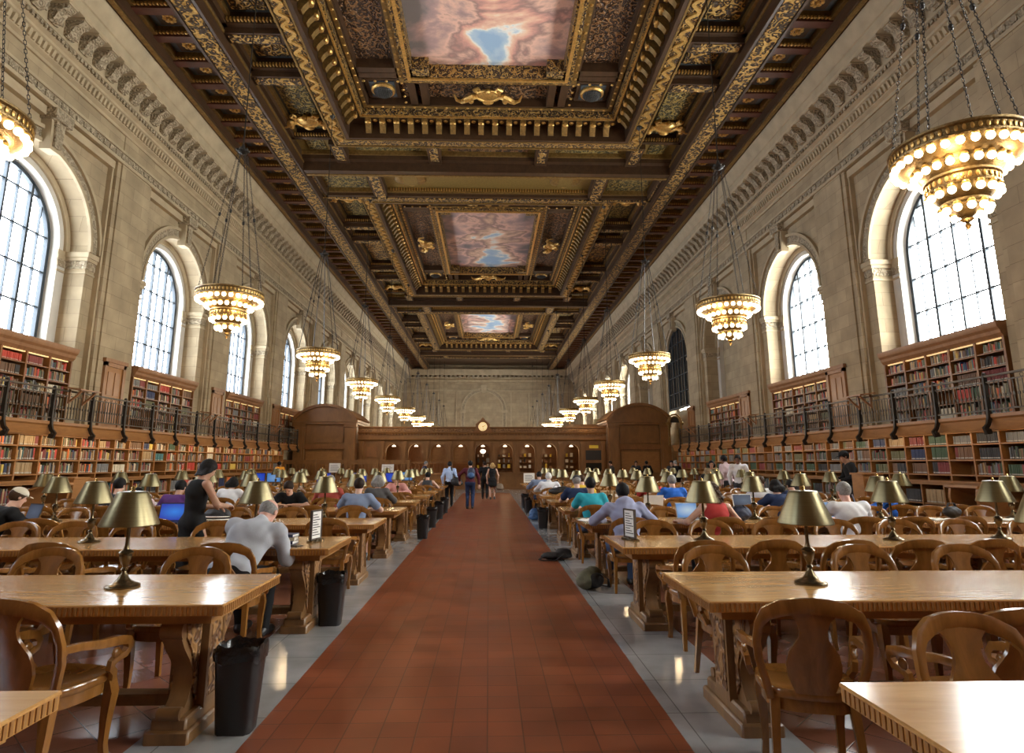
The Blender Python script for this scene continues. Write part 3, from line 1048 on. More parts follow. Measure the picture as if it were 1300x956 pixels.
ZE = 14.5
for ci, cy in enumerate(CENT):
    near = ci < 2
    # canvas frame
    ring(cy, PHX - .02, PHY - .02, .34, 15.30, 16.0, CF)
    ring(cy, PHX + .06, PHY + .06, .12, 15.24, 15.32, CO)
    ring(cy, PHX + .32, PHY + .32, .10, 15.40, 16.0, CDG)
    for sx_ in (-1, 1):
        for sy_ in (-1, 1):
            a, b = sorted((XC + sx_ * (PHX - .62), XC + sx_ * (PHX + .05)))
            c_, d_ = sorted((cy + sy_ * (PHY - .42), cy + sy_ * (PHY + .05)))
            mb.box(a, b, c_, d_, 15.30, 16.0, CF)
            # corner coffer with a round air grille
            gx, gy = XC + sx_ * 4.02, cy + sy_ * 7.02
            mb.lathe([(.46, 15.62), (.46, 15.55), (.40, 15.50), (.36, 15.50)], CO, 18, (gx, gy, 0))
    # panels round the canvas
    ring(cy, 3.05, 6.0, 1.95, 15.78, 16.0, CBR)
    for (hx, hy) in ((3.07, 6.02), (4.72, 7.72)):
        ring(cy, hx, hy, .28, 15.42, 15.8, CW)
        ring(cy, hx + .07, hy + .07, .14, 15.39, 15.43, CDG)
    for yy in (-6.02, -5.7, 5.4, 5.72):
        cb(3.05, 5.0, cy + yy, cy + yy + .28, 15.42, 15.8, CW)
    for sy_ in (-1, 1):
        for hx in (2.3, 2.75):
            a, b = sorted((cy + sy_ * 6.0, cy + sy_ * 8.0))
            cb(hx, hx + .28, a, b, 15.42, 15.8, CW)
    for sy_ in (-1, 1):
        a, b = sorted((cy + sy_ * 6.4, cy + sy_ * 7.65))
        cb(3.40, 4.66, a, b, 15.66, 15.80, CW)
        a, b = sorted((cy + sy_ * 6.55, cy + sy_ * 7.5))
        cb(3.55, 4.5, a, b, 15.62, 15.68, CB)
        cartouche(XC, cy + sy_ * 7.0, 15.45, 'x')
        cartouche(XC + sy_ * 4.05, cy, 15.45, 'y')
    # studs along the ribs
    if near:
        yy = -7.6
        while yy < 7.7:
            for hx in (3.21, 4.86):
                for sg in (-1, 1):
                    mb.sphere((XC + sg * hx, cy + yy, 15.39), (.06, .06, .035), CO, 6, 4)
            yy += .42
        xx = -4.6
        while xx < 4.7:
            for hy in (6.16, 7.86):
                for sg in (-1, 1):
                    mb.sphere((XC + xx, cy + sg * hy, 15.39), (.06, .06, .035), CO, 6, 4)
            xx += .42
    # bracketed cornice
    ring(cy, 5.0, 8.0, .14, 15.15, 16.0, CF)
    ring(cy, 5.14, 8.14, .56, 15.10, 16.0, CW)
    ring(cy, 5.62, 8.62, .16, 14.46, 15.2, CW)
    ring(cy, 5.05, 8.05, .06, 15.08, 15.16, CO)
    def bracket(M):
        pr = [(0.02, 15.13), (.46, 15.13), (.46, 14.66), (.36, 14.62), (.30, 14.74), (.16, 14.90), (.04, 14.96)]
        vs = [(-.11, p[0], p[1]) for p in pr] + [(.11, p[0], p[1]) for p in pr]
        k = len(pr)
        mb.add(vs, [tuple(range(k)), tuple(range(2 * k - 1, k - 1, -1))] + [(i, (i + 1) % k, k + (i + 1) % k, k + i) for i in range(k)], CDG, M)
        mb.sphere((0, .10, 14.95), (.13, .09, .08), CO, 7, 5, M)
        mb.sphere((.27, .2, 15.08), (.10, .10, .05), CO, 6, 4, M)
    pit = .54
    nx, ny = int(10.2 / pit), int(16.2 / pit)
    for sg in (-1, 1):
        for i in range(nx):
            x = XC - 5.1 + 10.2 * (i + .5) / nx
            bracket(Matrix.Translation((x, cy + sg * 8.14, 0)) @ Matrix.Rotation(0 if sg > 0 else pi, 4, 'Z'))
        for i in range(ny):
            y = cy - 8.1 + 16.2 * (i + .5) / ny
            bracket(Matrix.Translation((XC + sg * 5.14, y, 0)) @ Matrix.Rotation(-pi / 2 if sg > 0 else pi / 2, 4, 'Z'))
    # scroll band
    ring(cy, 5.76, 8.76, .58, ZE, 16.0, CW)
    ring(cy, 5.76, 8.76, .06, ZE - .06, ZE, CDG)
    ring(cy, 6.28, 9.28, .06, ZE - .06, ZE, CDG)
    if near:
        for sg in (-1, 1):
            guilloche(XC + sg * 6.05, cy - 8.9, XC + sg * 6.05, cy + 8.9, ZE - .04, .13, .62)
        ring(cy, 5.85, 8.85, .40, ZE - .012, ZE, CF)
    else:
        ring(cy, 5.85, 8.85, .40, ZE - .03, ZE, CG)
    # outer panels
    bounds = [-9.34, -5.25, -4.75, -3.05, -2.55, 2.55, 3.05, 4.75, 5.25, 9.34]
    for i in range(0, 9):
        a, b = cy + bounds[i], cy + bounds[i + 1]
        if i % 2:
            cb(6.34, 8.16, a, b, 14.55, 16.0, CW)
            cb(6.50, 8.05, a + .08, b - .08, 14.52, 14.56, CG)
            continue
        mat_ = {0: CN, 8: CN, 4: CG, 2: CG, 6: CG}[i]
        cb(6.34, 8.16, a, b, 15.15, 16.0, CB)
        cb(6.72, 7.80, a + .35, b - .35, 15.10, 15.16, mat_)
        for (h0, h1, w_) in ((6.34, 8.16, .14), (6.48, 8.02, .10)):
            z_ = 14.75 if w_ > .12 else 14.95
            m_ = CW if w_ > .12 else CDG
            cb(h0, h0 + w_, a, b, z_, 15.2, m_)
            cb(h1 - w_, h1, a, b, z_, 15.2, m_)
            cb(h0, h1, a, a + w_ + .04, z_, 15.2, m_)
            cb(h0, h1, b - w_ - .04, b, z_, 15.2, m_)
        if i in (0, 8):
            for sg in (-1, 1):
                cartouche(XC + sg * 7.25, cy + (bounds[i] + bounds[i + 1]) / 2 + (1.0 if i else -1.0), 15.0, 'x')
        if near:
            q = 6.5
            while q < 8.0:
                cb(q, q + .05, b - .30, b - .18, 14.80, 14.9, CO)
                q += .11
    # panels across the room beyond each end
    ya, yb = cy + 9.34, cy + 11.0
    mb.box(XC - 8.16, XC + 8.16, ya, yb, 15.0, 16.0, CFD)
    mb.box(XC - 8.16, XC + 8.16, yb - .28, yb, 14.62, 15.2, CW)
    mb.box(XC - 8.16, XC + 8.16, yb - .36, yb - .28, 14.8, 15.2, CDG)
    mb.box(XC - 8.16, XC + 8.16, yb, yb + .55, HC, 16.0, CW)
    mb.box(XC - 8.1, XC + 8.1, yb + .34, yb + .50, HC - .03, HC + .01, CDG)
    for hx, wd in ((2.05, .55), (6.1, .55)):
        cb(hx, hx + wd, ya, yb, 14.55, 16.0, CW)
        cb(hx + .1, hx + wd - .1, ya + .05, yb - .3, 14.52, 14.56, CG)
    for (x0, x1, m_) in ((-2.0, 2.0, CBR), (2.7, 6.0, CN), (-6.0, -2.7, CN), (6.75, 8.0, CN), (-8.0, -6.75, CN)):
        mb.box(XC + x0 + .25, XC + x1 - .25, ya + .25, yb - .45, 14.96, 15.02, m_)
    y2, y3 = yb + .55, cy + 23.8 - 9.34
    mb.box(XC - 8.16, XC + 8.16, y2, y3, 14.82, 16.0, CFD)
    mb.box(XC - 8.16, XC + 8.16, y2, y2 + .16, 14.45, 15.2, CG)
    mb.box(XC - 8.16, XC + 8.16, y3 - .3, y3, 14.45, 15.2, CW)
    mb.box(XC - 8.16, XC + 8.16, y3 - .42, y3 - .3, 14.6, 15.2, CDG)
    mb.box(XC - 8.16, XC + 8.16, y3 - .1, y3 + .03, 14.4, 15.2, CG)
    for hx, wd in ((4.95, .65), (7.9, .26)):
        cb(hx, hx + wd, y2, y3, 14.45, 16.0, CW)
        cb(hx + .1, hx + wd - .1, y2 + .1, y3 - .1, 14.42, 14.46, CG)
    cb(5.8, 7.8, y2 + .3, y3 - .5, 14.78, 14.84, CN)
    for sg in (-1, 1):
        t0 = MB()
        for q in (-1, 0, 1):
            mb.sphere((XC + sg * (3.7 + .45 * q), (y2 + y3) / 2, 14.78), (.42 if q == 0 else .30, .75 if q == 0 else .5, .08), CO if q == 0 else CDG, 12, 6)
        mb.box(XC + sg * 3.7 - .33, XC + sg * 3.7 + .33, (y2 + y3) / 2 - .5, (y2 + y3) / 2 + .5, 14.70, 14.82, CFD)
    q = -4.8
    while near and q < 4.8:
        mb.box(XC + q, XC + q + .06, y3 - .52, y3 - .42, 14.68, 14.8, CO)
        q += .13
mb.box(XC - 8.16, XC + 8.16, 76.7, YB, 14.9, 16.0, CW)
mb.box(XC - 8.16, XC + 8.16, YA, 5.4, 15.0, 16.0, CW)
o = mb.build('ceiling', CM, smooth=30)
structure(o, 'dark carved and gilded wooden coffered ceiling')
for ci, cy in enumerate(CENT):
    mb = MB()
    mb.box(XC - PHX - .1, XC + PHX + .1, cy - PHY - .1, cy + PHY + .1, 15.80, 15.84)
    p = mb.build('ceiling_painting', ['cloud_canvas_near', 'cloud_canvas_middle', 'cloud_canvas_far'][ci], smooth=0)
    tag(p, ['large painted sky with pink clouds in the nearest ceiling panel', 'painted sky with orange brown clouds in the middle ceiling panel', 'small looking pale cloud painting in the farthest ceiling panel'][ci], 'painting')
    for sx_ in (-1, 1):
        for sy_ in (-1, 1):
            g = MB()
            g.sphere((0, 0, 0), (.37, .37, .13), 0, 18, 8)
            for q in range(-4, 5):
                hw = sqrt(max(0, .36 ** 2 - (q * .08) ** 2))
                g.tube([(q * .08, hw * cos(pi * i / 8), -.015 - .13 * sin(pi * i / 8) * sqrt(max(0, 1 - (q * .08 / .37) ** 2))) for i in range(9)], .014, 1, 4)
                g.tube([(hw * cos(pi * i / 8), q * .08, -.015 - .13 * sin(pi * i / 8) * sqrt(max(0, 1 - (q * .08 / .37) ** 2))) for i in range(9)], .014, 1, 4)
            v = g.build('air_vent', ['black_iron', 'grille_iron'], loc=(XC + sx_ * 4.02, cy + sy_ * 7.02, 15.52))
            tag(v, 'round dark air grille in the %s %s corner beside the %s ceiling painting' % ('near' if sy_ < 0 else 'far', 'left' if sx_ < 0 else 'right', ['nearest', 'middle', 'farthest'][ci]), 'vent')

# ================================================================== DELIVERY DESK across the room
DY = 38.2
DX = -.38
t = thing('catalog_desk', 'long carved oak desk front with arched openings under a straight cornice', 'desk front', (DX, DY, 0))
HWD = 7.5
OP = [(-5.37 + 1.345 * i) for i in range(9)]            # arch centres (middle one under the clock)
def arch_wall(mb, x0, x1, xs, hw, zs, z0, z1, y0, y1, mi=0):
    """wall slab with round-headed openings that start at z0"""
    xs = sorted(xs)
    e = x0
    for c in xs:
        mb.box(e, c - hw, y0, y1, z0, z1, mi)
        for sg in (-1, 1):
            half = [(c + sg * x, z) for x, z in arc(hw, zs, 0, pi / 2, 10)] + [(c, z1), (c + sg * hw, z1)]
            mb.prism(half, 'y', y0, y1, mi)
        e = c + hw
    mb.box(e, x1, y0, y1, z0, z1, mi)
mb = MB()
arch_wall(mb, -HWD, HWD, OP, .46, 2.22, .98, 2.88, 0, .35)
mb.build('arcade', 'desk_oak', t)
mb = MB()
mb.box(-HWD, HWD, -.12, .5, 0, .12, 0)
mb.box(-HWD, HWD, -.04, .4, .12, .90, 0)
mb.box(-HWD, HWD, -.16, .5, .90, .98, 0)
x = -HWD + .1
while x < HWD - .5:
    mb.box(x, x + 1.1, -.07, 0, .22, .30, 0)
    mb.box(x, x + 1.1, -.07, 0, .74, .82, 0)
    mb.box(x, x + .08, -.07, 0, .30, .74, 0)
    mb.box(x + 1.02, x + 1.1, -.07, 0, .30, .74, 0)
    x += 1.345
mb.build('counter', 'desk_oak', t)
for c in [OP[0] - .6725 + 1.345 * i for i in range(10)] + [-7.3, 7.3]:
    mb = MB()
    mb.box(c - .11, c + .11, -.10, .05, .98, 2.80, 0)
    mb.box(c - .15, c + .15, -.14, .05, .98, 1.12, 0)
    mb.box(c - .15, c + .15, -.14, .05, 2.66, 2.82, 0)
    mb.box(c - .05, c + .05, -.125, -.09, 1.2, 2.58, 0)
    mb.build('pilaster', 'desk_oak', t)
mb = MB()
mb.prism([(.4, 2.86), (-.10, 2.86), (-.16, 2.94), (-.12, 2.96), (-.12, 3.22), (-.22, 3.27), (-.26, 3.36), (-.14, 3.38), (-.14, 3.60), (-.22, 3.64), (-.22, 3.70), (.4, 3.70)], 'x', -HWD, HWD, 0)
mb.box(-HWD + .2, HWD - .2, -.16, -.13, 3.41, 3.57, 1)
x = -HWD + .2
while x < HWD - .2:
    mb.box(x, x + .09, -.21, -.1, 3.20, 3.27, 0)
    x += .18
mb.build('cornice', ['desk_oak', 'carved_oak'], t)
mb = MB()     # back wall of the counter space with shelves
mb.box(-HWD, HWD, 2.6, 2.75, 0, 3.6, 0)
mb.box(-HWD, HWD, .3, 2.7, 2.9, 3.0, 0)
mb.build('back_wall', 'dark_oak', t)
mb = MB()
for c in (OP[2], OP[3]):
    mb = MB()
    mb.box(c - .5, c + .5, .55, .62, 1.5, 2.8, 0)
    mb.build('shutter', 'case_oak', t)
mb = MB()
for c in OP[4:]:
    for z in (1.2, 1.55, 1.9):
        mb.box(c - .55, c + .55, 2.2, 2.6, z, z + .03, 0)
    mb.box(c - .6, c - .55, 2.2, 2.6, .9, 2.6, 0)
mb.build('shelf', 'desk_oak', t)
for c in OP:
    mb = MB()
    mb.lathe([(0, 0), (.13, 0), (.09, .05), (.05, .09), (0, .1)], 0, 12, (c, .18, 2.52))
    mb.build('downlight', 'down_glow', t)
    L = bpy.data.lights.new('downlight', 'POINT')
    L.energy = 16
    L.color = (1, .66, .32)
    L.shadow_soft_size = .1
    lo = bpy.data.objects.new('downlight', L)
    COL.objects.link(lo)
    lo.location = (DX + c, DY + .75, 2.3)
# side panels: screen with a sign, glazed door, small cases
for (c, nm) in ((6.75, 0),):
    mb = MB()
    mb.box(c - .5, c + .5, -.03, .02, 1.72, 2.30, 0)
    mb.build('display_screen', 'black_plastic', t)
    mb = MB()
    mb.box(c - .27, c + .27, -.04, .02, 2.42, 2.60, 0)
    mb.build('sign_board', 'yellow_sign', t)
    mb = MB()
    mb.box(c - .5, c + .5, -.02, .02, 1.05, 1.55, 0)
    mb.build('notice_board', 'glass_dark', t)
    mb = MB()
    mb.box(-6.95, -6.35, -.03, .02, 1.9, 2.5, 0)
    mb.build('panel', 'dark_oak', t)

ri = random.Random(9)
q_ = 0
for ci_, c in enumerate(OP[4:]):
    for z in (1.232, 1.582, 1.932):
        for k in range(3):
            wd, ht = ri.uniform(.07, .2), ri.uniform(.1, .27)
            mb = MB()
            mb.cbox(-wd / 2, wd / 2, -.1, .1, 0, ht, .01)
            o = mb.build('file_box', ri.choice(['paper', 'book_tan_cloth_', 'door_oak', 'grey_plastic', 'paper', 'book_black']).replace('book_tan_cloth_', 'yellow_sign'), loc=(DX + c - .32 + .31 * k, DY + 2.4, z))
            tag(o, 'small box on the shelves seen through the %s arch right of the clock' % nth(ci_) if ci_ else 'small box on the shelves seen through the arch below the clock', 'box', 'boxes on the shelves behind the desk')
ln = thing('lantern', 'white hanging lantern inside the arch below the clock', 'lantern', (DX + OP[4], DY + .8, 2.25))
mb = MB()
mb.sphere((0, 0, 0), (.17, .17, .13), 0, 14, 8)
mb.build('globe', 'down_glow', ln)
mb = MB()
mb.tube([(0, 0, .12), (0, 0, .66)], .012, 0, 6)
mb.lathe([(.02, .12), (.10, .11), (.12, .06)], 0, 12)
mb.build('rod', 'dull_gold', ln)
ck = thing('clock', 'octagonal oak clock with lit cream face on top of the long desk', 'clock', (DX, DY - .2, 3.70))
mb = MB()
mb.prism([(.46 * cos(pi / 8 + q * pi / 4), .40 * sin(pi / 8 + q * pi / 4)) for q in range(8)], 'y', -.10, .18, 0)
mb.prism([(-.62, -.36), (.62, -.36), (.50, -.18), (.40, .0), (-.40, .0), (-.50, -.18)], 'y', -.06, .18, 0)
mb.prism([(-.16, .36), (.16, .36), (.07, .50), (0, .56), (-.07, .50)], 'y', -.05, .12, 0)
mb.tube([(.29 * cos(a), -.11, .29 * sin(a)) for a in [2 * pi * q / 24 for q in range(24)]], .03, 0, 6, True)
mb.build('case', 'dark_oak', ck)
mb = MB()
mb.prism([(.27 * cos(q * pi / 12), .27 * sin(q * pi / 12)) for q in range(24)], 'y', -.115, -.09, 0)
mb.build('face', 'clock_glow', ck)
mb = MB()
for a, l, wd in ((1.2, .17, .014), (2.9, .24, .010)):
    M = Matrix.Rotation(a, 4, 'Y')
    mb.box(-wd, wd, -.125, -.117, -.04, l, 0, M)
for q in range(12):
    M = Matrix.Rotation(q * pi / 6, 4, 'Y')
    mb.box(-.008, .008, -.122, -.116, .20, .245, 0, M)
mb.build('hands', 'black_iron', ck)

# the two pavilions at the ends, with segmental pediments
def pavilion(label, x0, x1, y0, y1, zp, ztop):
    c, hw = (x0 + x1) / 2, (x1 - x0) / 2
    t = thing('wooden_pavilion', label, 'pavilion', (c, y0, 0))
    D = y1 - y0
    mb = MB()
    mb.box(-hw + .15, hw - .15, .1, D, 0, zp - .1, 0)
    mb.box(-hw, hw, 0, D, 0, .14, 0)
    mb.box(-hw + .05, hw - .05, .04, D, .14, .95, 0)
    mb.box(-hw + .7, hw - .7, .05, .12, 2.72, zp - .2, 0)
    mb.build('body', 'desk_oak', t)
    for sg in (-1, 1):
        mb = MB()
        a, b = sorted((sg * hw, sg * (hw - .62)))
        mb.box(a, b, -.08, .3, .1, zp - .25, 0)
        mb.box(a + .12, b - .12, -.12, 0, .9, zp - .6, 0)
        mb.box(a - .04, b + .04, -.14, .3, .1, .5, 0)
        mb.box(a - .05, b + .05, -.14, .3, zp - .42, zp - .25, 0)
        mb.build('pilaster', 'desk_oak', t)
    mb = MB()
    mb.box(-hw - .08, hw + .08, -.18, D, zp - .25, zp - .12, 0)
    mb.box(-hw - .14, hw + .14, -.26, D, zp - .12, zp, 0)
    n = 16
    R_ = (hw * hw + (ztop - zp) ** 2) / (2 * (ztop - zp))
    zc = ztop - R_
    a0 = math.asin(min(1, hw / R_))
    top = [(R_ * sin(a0 - 2 * a0 * i / n), zc + R_ * cos(a0 - 2 * a0 * i / n)) for i in range(n + 1)]
    mb.prism([(hw, zp)] + top[1:-1] + [(-hw, zp)], 'y', -.05, D, 0)
    for i in range(n):
        a_, b_ = top[i], top[i + 1]
        k = (R_ + .16) / R_
        o_ = lambda p: (p[0] * k, zc + (p[1] - zc) * k)
        mb.prism([a_, b_, o_(b_), o_(a_)], 'y', -.26, D, 0)
    mb.build('pediment', 'desk_oak', t)
    mb = MB()
    mb.box(-hw + .62, hw - .62, -.02, .12, 2.35, 2.62, 0)
    for q in range(-3, 4):
        for z0 in (1.15, 1.62):
            mb.box(q * .28 - .05, q * .28 + .05, .06, .13, z0, z0 + .4, 0)
    mb.build('grille', 'dark_oak', t)
    mb = MB()
    mb.box(-hw + .72, hw - .72, .05, .11, 1.0, 2.2, 0)
    mb.build('panel', 'case_oak', t)
    return t
pavilion('oak pavilion with curved pediment at the left end of the long desk', -11.5, -7.92, DY - .7, DY + 3, 4.05, 4.85)
pavilion('oak pavilion with curved pediment at the right end of the long desk', 7.16, 10.9, DY - .7, DY + 3, 4.05, 4.95)
# rounded lunette, bronze arch and roof hump seen over the right pavilion and the desk
t = thing('roof_lantern', 'low stepped wooden roof on the desk beside the right pavilion', 'roof', (6.3, DY + 3.5, 3.6))
mb = MB()
mb.prism([(-1.9, 0), (1.9, 0), (1.5, .22), (1.1, .42), (-1.1, .42), (-1.5, .22)], 'y', -1, 1, 0)
mb.build('hip_roof', 'desk_oak', t)
mb = MB()
mb.lathe([(.42, 0), (.46, .08), (.46, .16), (.42, .26), (.42, .42)], 0, 16, (1.1, 0, .40))
mb.build('drum', 'gold_field', t)
t = thing('bronze_arch', 'gilt bronze arch ornament beside the right pavilion pediment', 'ornament', (11.02, DY - 1.3, 3.35))
mb = MB()
for r, k in ((.40, .05), (.30, .035)):
    mb.tube([(r * cos(a), 0, .55 + r * 1.2 * sin(a)) for a in [pi * q / 14 for q in range(15)]], k, 0, 6)
for sg in (-1, 1):
    mb.box(sg * .36 - .05, sg * .36 + .05, -.06, .06, -.8, .6, 0)
    mb.sphere((sg * .44, 0, .5), (.11, .08, .10), 0, 8, 6)
mb.build('arch', 'dull_gold', t)
mb = MB()
mb.prism([(.31 * cos(a), .55 + .36 * sin(a)) for a in [pi * q / 14 for q in range(15)]], 'y', .02, .08, 0)
mb.build('lunette', 'black_iron', t)

# ---- balustrade screen in front of the left half of the desk
t = thing('balustrade_screen', 'oak railing screen with dark turned bars before the desk at left', 'screen', (-8.0, 35.6, 0))
mb = MB()
mb.box(-3.4, 3.6, -.08, .08, 1.60, 1.70, 0)
mb.box(-3.4, 3.6, -.06, .06, 1.48, 1.60, 0)
mb.box(-3.4, 3.6, -.10, .10, 0, .85, 0)
mb.build('rail', 'desk_oak', t)
mb = MB()
x = -3.3
while x < 3.6:
    mb.lathe([(.02, .85), (.035, 1.0), (.02, 1.1), (.03, 1.3), (.02, 1.48)], 0, 6, (x, 0, 0))
    x += .2
mb.build('bars', 'dark_oak', t)
for q in range(5):
    mb = MB()
    mb.box(-3.4 + 1.73 * q - .07, -3.4 + 1.73 * q + .07, -.11, .11, 0, 1.72, 0)
    mb.build('post', 'desk_oak', t)
t = thing('balustrade_screen', 'short lower oak railing screen ending left of the aisle', 'screen', (-3.4, 35.6, 0))
mb = MB()
mb.box(-.95, .95, -.08, .08, 1.52, 1.60, 0)
mb.box(-.95, .95, -.08, .08, 0, .85, 0)
mb.build('rail', 'desk_oak', t)
mb = MB()
x = -.9
while x < .95:
    mb.lathe([(.02, .85), (.035, 1.0), (.02, 1.1), (.03, 1.3), (.02, 1.52)], 0, 6, (x, 0, 0))
    x += .2
mb.build('bars', 'dark_oak', t)

# ================================================================== CHANDELIERS
CHX = {-1: -6.0, 1: 5.82}
CHY = {-1: 6.5, 1: 7.0}
def cz(z):
    return 5.33 + (z - 5.33) * .92 if z < 6 else z
CRK = .90
def chandelier(detail):
    def shrink(mb):
        mb.v = [(p[0] * CRK, p[1] * CRK, cz(p[2])) for p in mb.v]
        return mb
    t = thing('chandelier', 'x', 'chandelier', (0, 0, 0))
    def tier(r, z, h, name, nb, extra=None):
        mb = MB()
        mb.lathe([(r - .05, z), (r + .015, z), (r + .02, z + .02), (r, z + .035), (r, z + h - .05), (r + .03, z + h - .03), (r + .03, z + h), (r - .03, z + h), (r - .05, z + h - .04), (r - .05, z)], 0, 40)
        k = int(2 * pi * r / .085)
        for i in range(k):
            a = 2 * pi * i / k
            M = Matrix.Rotation(a, 4, 'Z')
            mb.sphere((r + .008, 0, z + h * .45), (.014, .026, h * .26), 1, 6, 4, M)
        shrink(mb).build(name, ['chand_bronze', 'gold'], t)
    tier(.80, 5.24, .17, 'upper_ring', 0)
    tier(.42, 4.76, .17, 'middle_ring', 0)
    tier(.26, 4.53, .06, 'lower_ring', 0)
    mb = MB()           # openwork between the rows
    mb.lathe([(.80, 5.24), (.70, 5.16), (.56, 5.10), (.54, 5.06), (.52, 5.06), (.54, 5.12), (.68, 5.19), (.78, 5.26)], 0, 40)
    mb.lathe([(.54, 5.08), (.47, 4.98), (.43, 4.93), (.41, 4.93), (.45, 4.99), (.52, 5.08)], 0, 30)
    mb.lathe([(.42, 4.76), (.33, 4.66), (.27, 4.60), (.25, 4.60), (.31, 4.67), (.40, 4.77)], 0, 30)
    for i in range(24):
        a = 2 * pi * i / 24
        c_, s_ = cos(a), sin(a)
        mb.tube([(.78 * c_, .78 * s_, 5.38), (.60 * c_, .60 * s_, 5.30), (.45 * c_, .45 * s_, 5.02)], .012, 0, 4)
    shrink(mb).build('openwork', 'chand_dark', t)
    mb = MB()
    mb.lathe([(0, 4.22), (.02, 4.24), (.045, 4.28), (.02, 4.315), (.04, 4.33), (.085, 4.36), (.06, 4.39), (.11, 4.43), (.13, 4.50), (.20, 4.55), (.10, 4.58), (0, 4.60)], 0, 14)
    shrink(mb).build('finial', 'chand_dark', t)
    rows = [(.77, 5.17, 30, .047), (.545, 5.015, 22, .045), (.405, 4.68, 16, .045), (.27, 4.475, 11, .045)]
    bulb = None
    if True:
        for r, z, k, q in rows:
            for i in range(k):
                a = 2 * pi * (i + .5) / k
                if bulb is None:
                    mb = MB()
                    mb.sphere((0, 0, 0), (.047, .047, .050), 0, 12, 8)
                    mb.lathe([(.030, .035), (.046, .05), (.040, .075), (.018, .085)], 1, 10)
                    bulb = mb.build('bulb', ['bulb_glow', 'gold'], t)
                    b = bulb
                else:
                    b = bulb.copy()
                    COL.objects.link(b)
                b.location = (r * CRK * cos(a), r * CRK * sin(a), cz(z))
    for i in range(6):       # chains up to the hub, rod to the ceiling
        mb = MB()
        a = 2 * pi * (i + .5) / 6
        p0, p1 = Vector((.69 * cos(a), .69 * sin(a), 5.39)), Vector((.10 * cos(a), .10 * sin(a), 8.93))
        if detail:
            n = 62
            for q in range(n):
                m = p0.lerp(p1, (q + .5) / n)
                h = (p1 - p0) / n * .62
                sd = Vector((-sin(a), cos(a), 0)) if q % 2 else Vector((cos(a), sin(a), 0))
                mb.tube([m - h, m - h * .6 + sd * .013, m + h * .6 + sd * .013, m + h, m + h * .6 - sd * .013, m - h * .6 - sd * .013], .0055, 0, 4, True)
        else:
            mb.tube([p0, p1], .012, 0, 4)
        for f in (.52, .53):
            mb.sphere(p0.lerp(p1, f), .032, 0, 8, 5)
        mb.build('chain', 'black_iron', t)
    mb = MB()
    mb.lathe([(0, 8.86), (.05, 8.88), (.13, 8.93), (.13, 8.97), (.06, 9.0), (.04, 9.08), (.015, 9.14), (.012, 15.05)], 0, 10)
    for i in range(6):
        a = 2 * pi * (i + .5) / 6
        mb.sphere((.13 * cos(a), .13 * sin(a), 8.97), .035, 0, 6, 5)
    mb.lathe([(.012, 14.3), (.10, 14.42), (.12, 14.49), (0, 14.49)], 0, 10)
    mb.build('rod', 'black_iron', t)
    return t
protoA = chandelier(True)
protoB = chandelier(False)
usedc = {}
def chand_light(x, y, wt):
    for q in range(4):
        a = pi / 4 + q * pi / 2
        L = bpy.data.lights.new('chandelier_light', 'POINT')
        L.energy = wt * .85
        L.color = (1.0, .70, .38)
        L.shadow_soft_size = .06
        lo = bpy.data.objects.new('chandelier_light', L)
        COL.objects.link(lo)
        lo.location = (x + .60 * cos(a), y + .60 * sin(a), 4.98)
    L = bpy.data.lights.new('chandelier_light', 'POINT')
    L.energy = wt * 1.0
    L.color = (1.0, .70, .38)
    L.shadow_soft_size = .08
    lo = bpy.data.objects.new('chandelier_light', L)
    COL.objects.link(lo)
    lo.location = (x, y, 4.10)
for s in (-1, 1):
    for k in range(0, 11):
        y = CHY[s] + BAY * k
        if y > Y1 - 1:
            continue
        side = 'left' if s < 0 else 'right'
        lab = 'lit three tiered gilt chandelier, %s from the viewer in the %s row' % (nth(k), side)
        p = protoA if k < 2 else protoB
        if p.name in usedc:
            t = dup(p, (CHX[s], y, 0), 0, lab, 'chandeliers')
        else:
            t = p
            usedc[p.name] = 1
            t.location = (CHX[s], y, 0)
            t['label'] = lab
            t['group'] = 'chandeliers'
        chand_light(CHX[s], y, CHAND_W)

# ================================================================== READING TABLES
def row_y(k):            # k = 1 is the nearest full row, 0 the one at the lower edge
    return ROW0 + ROWP * (k - 1)

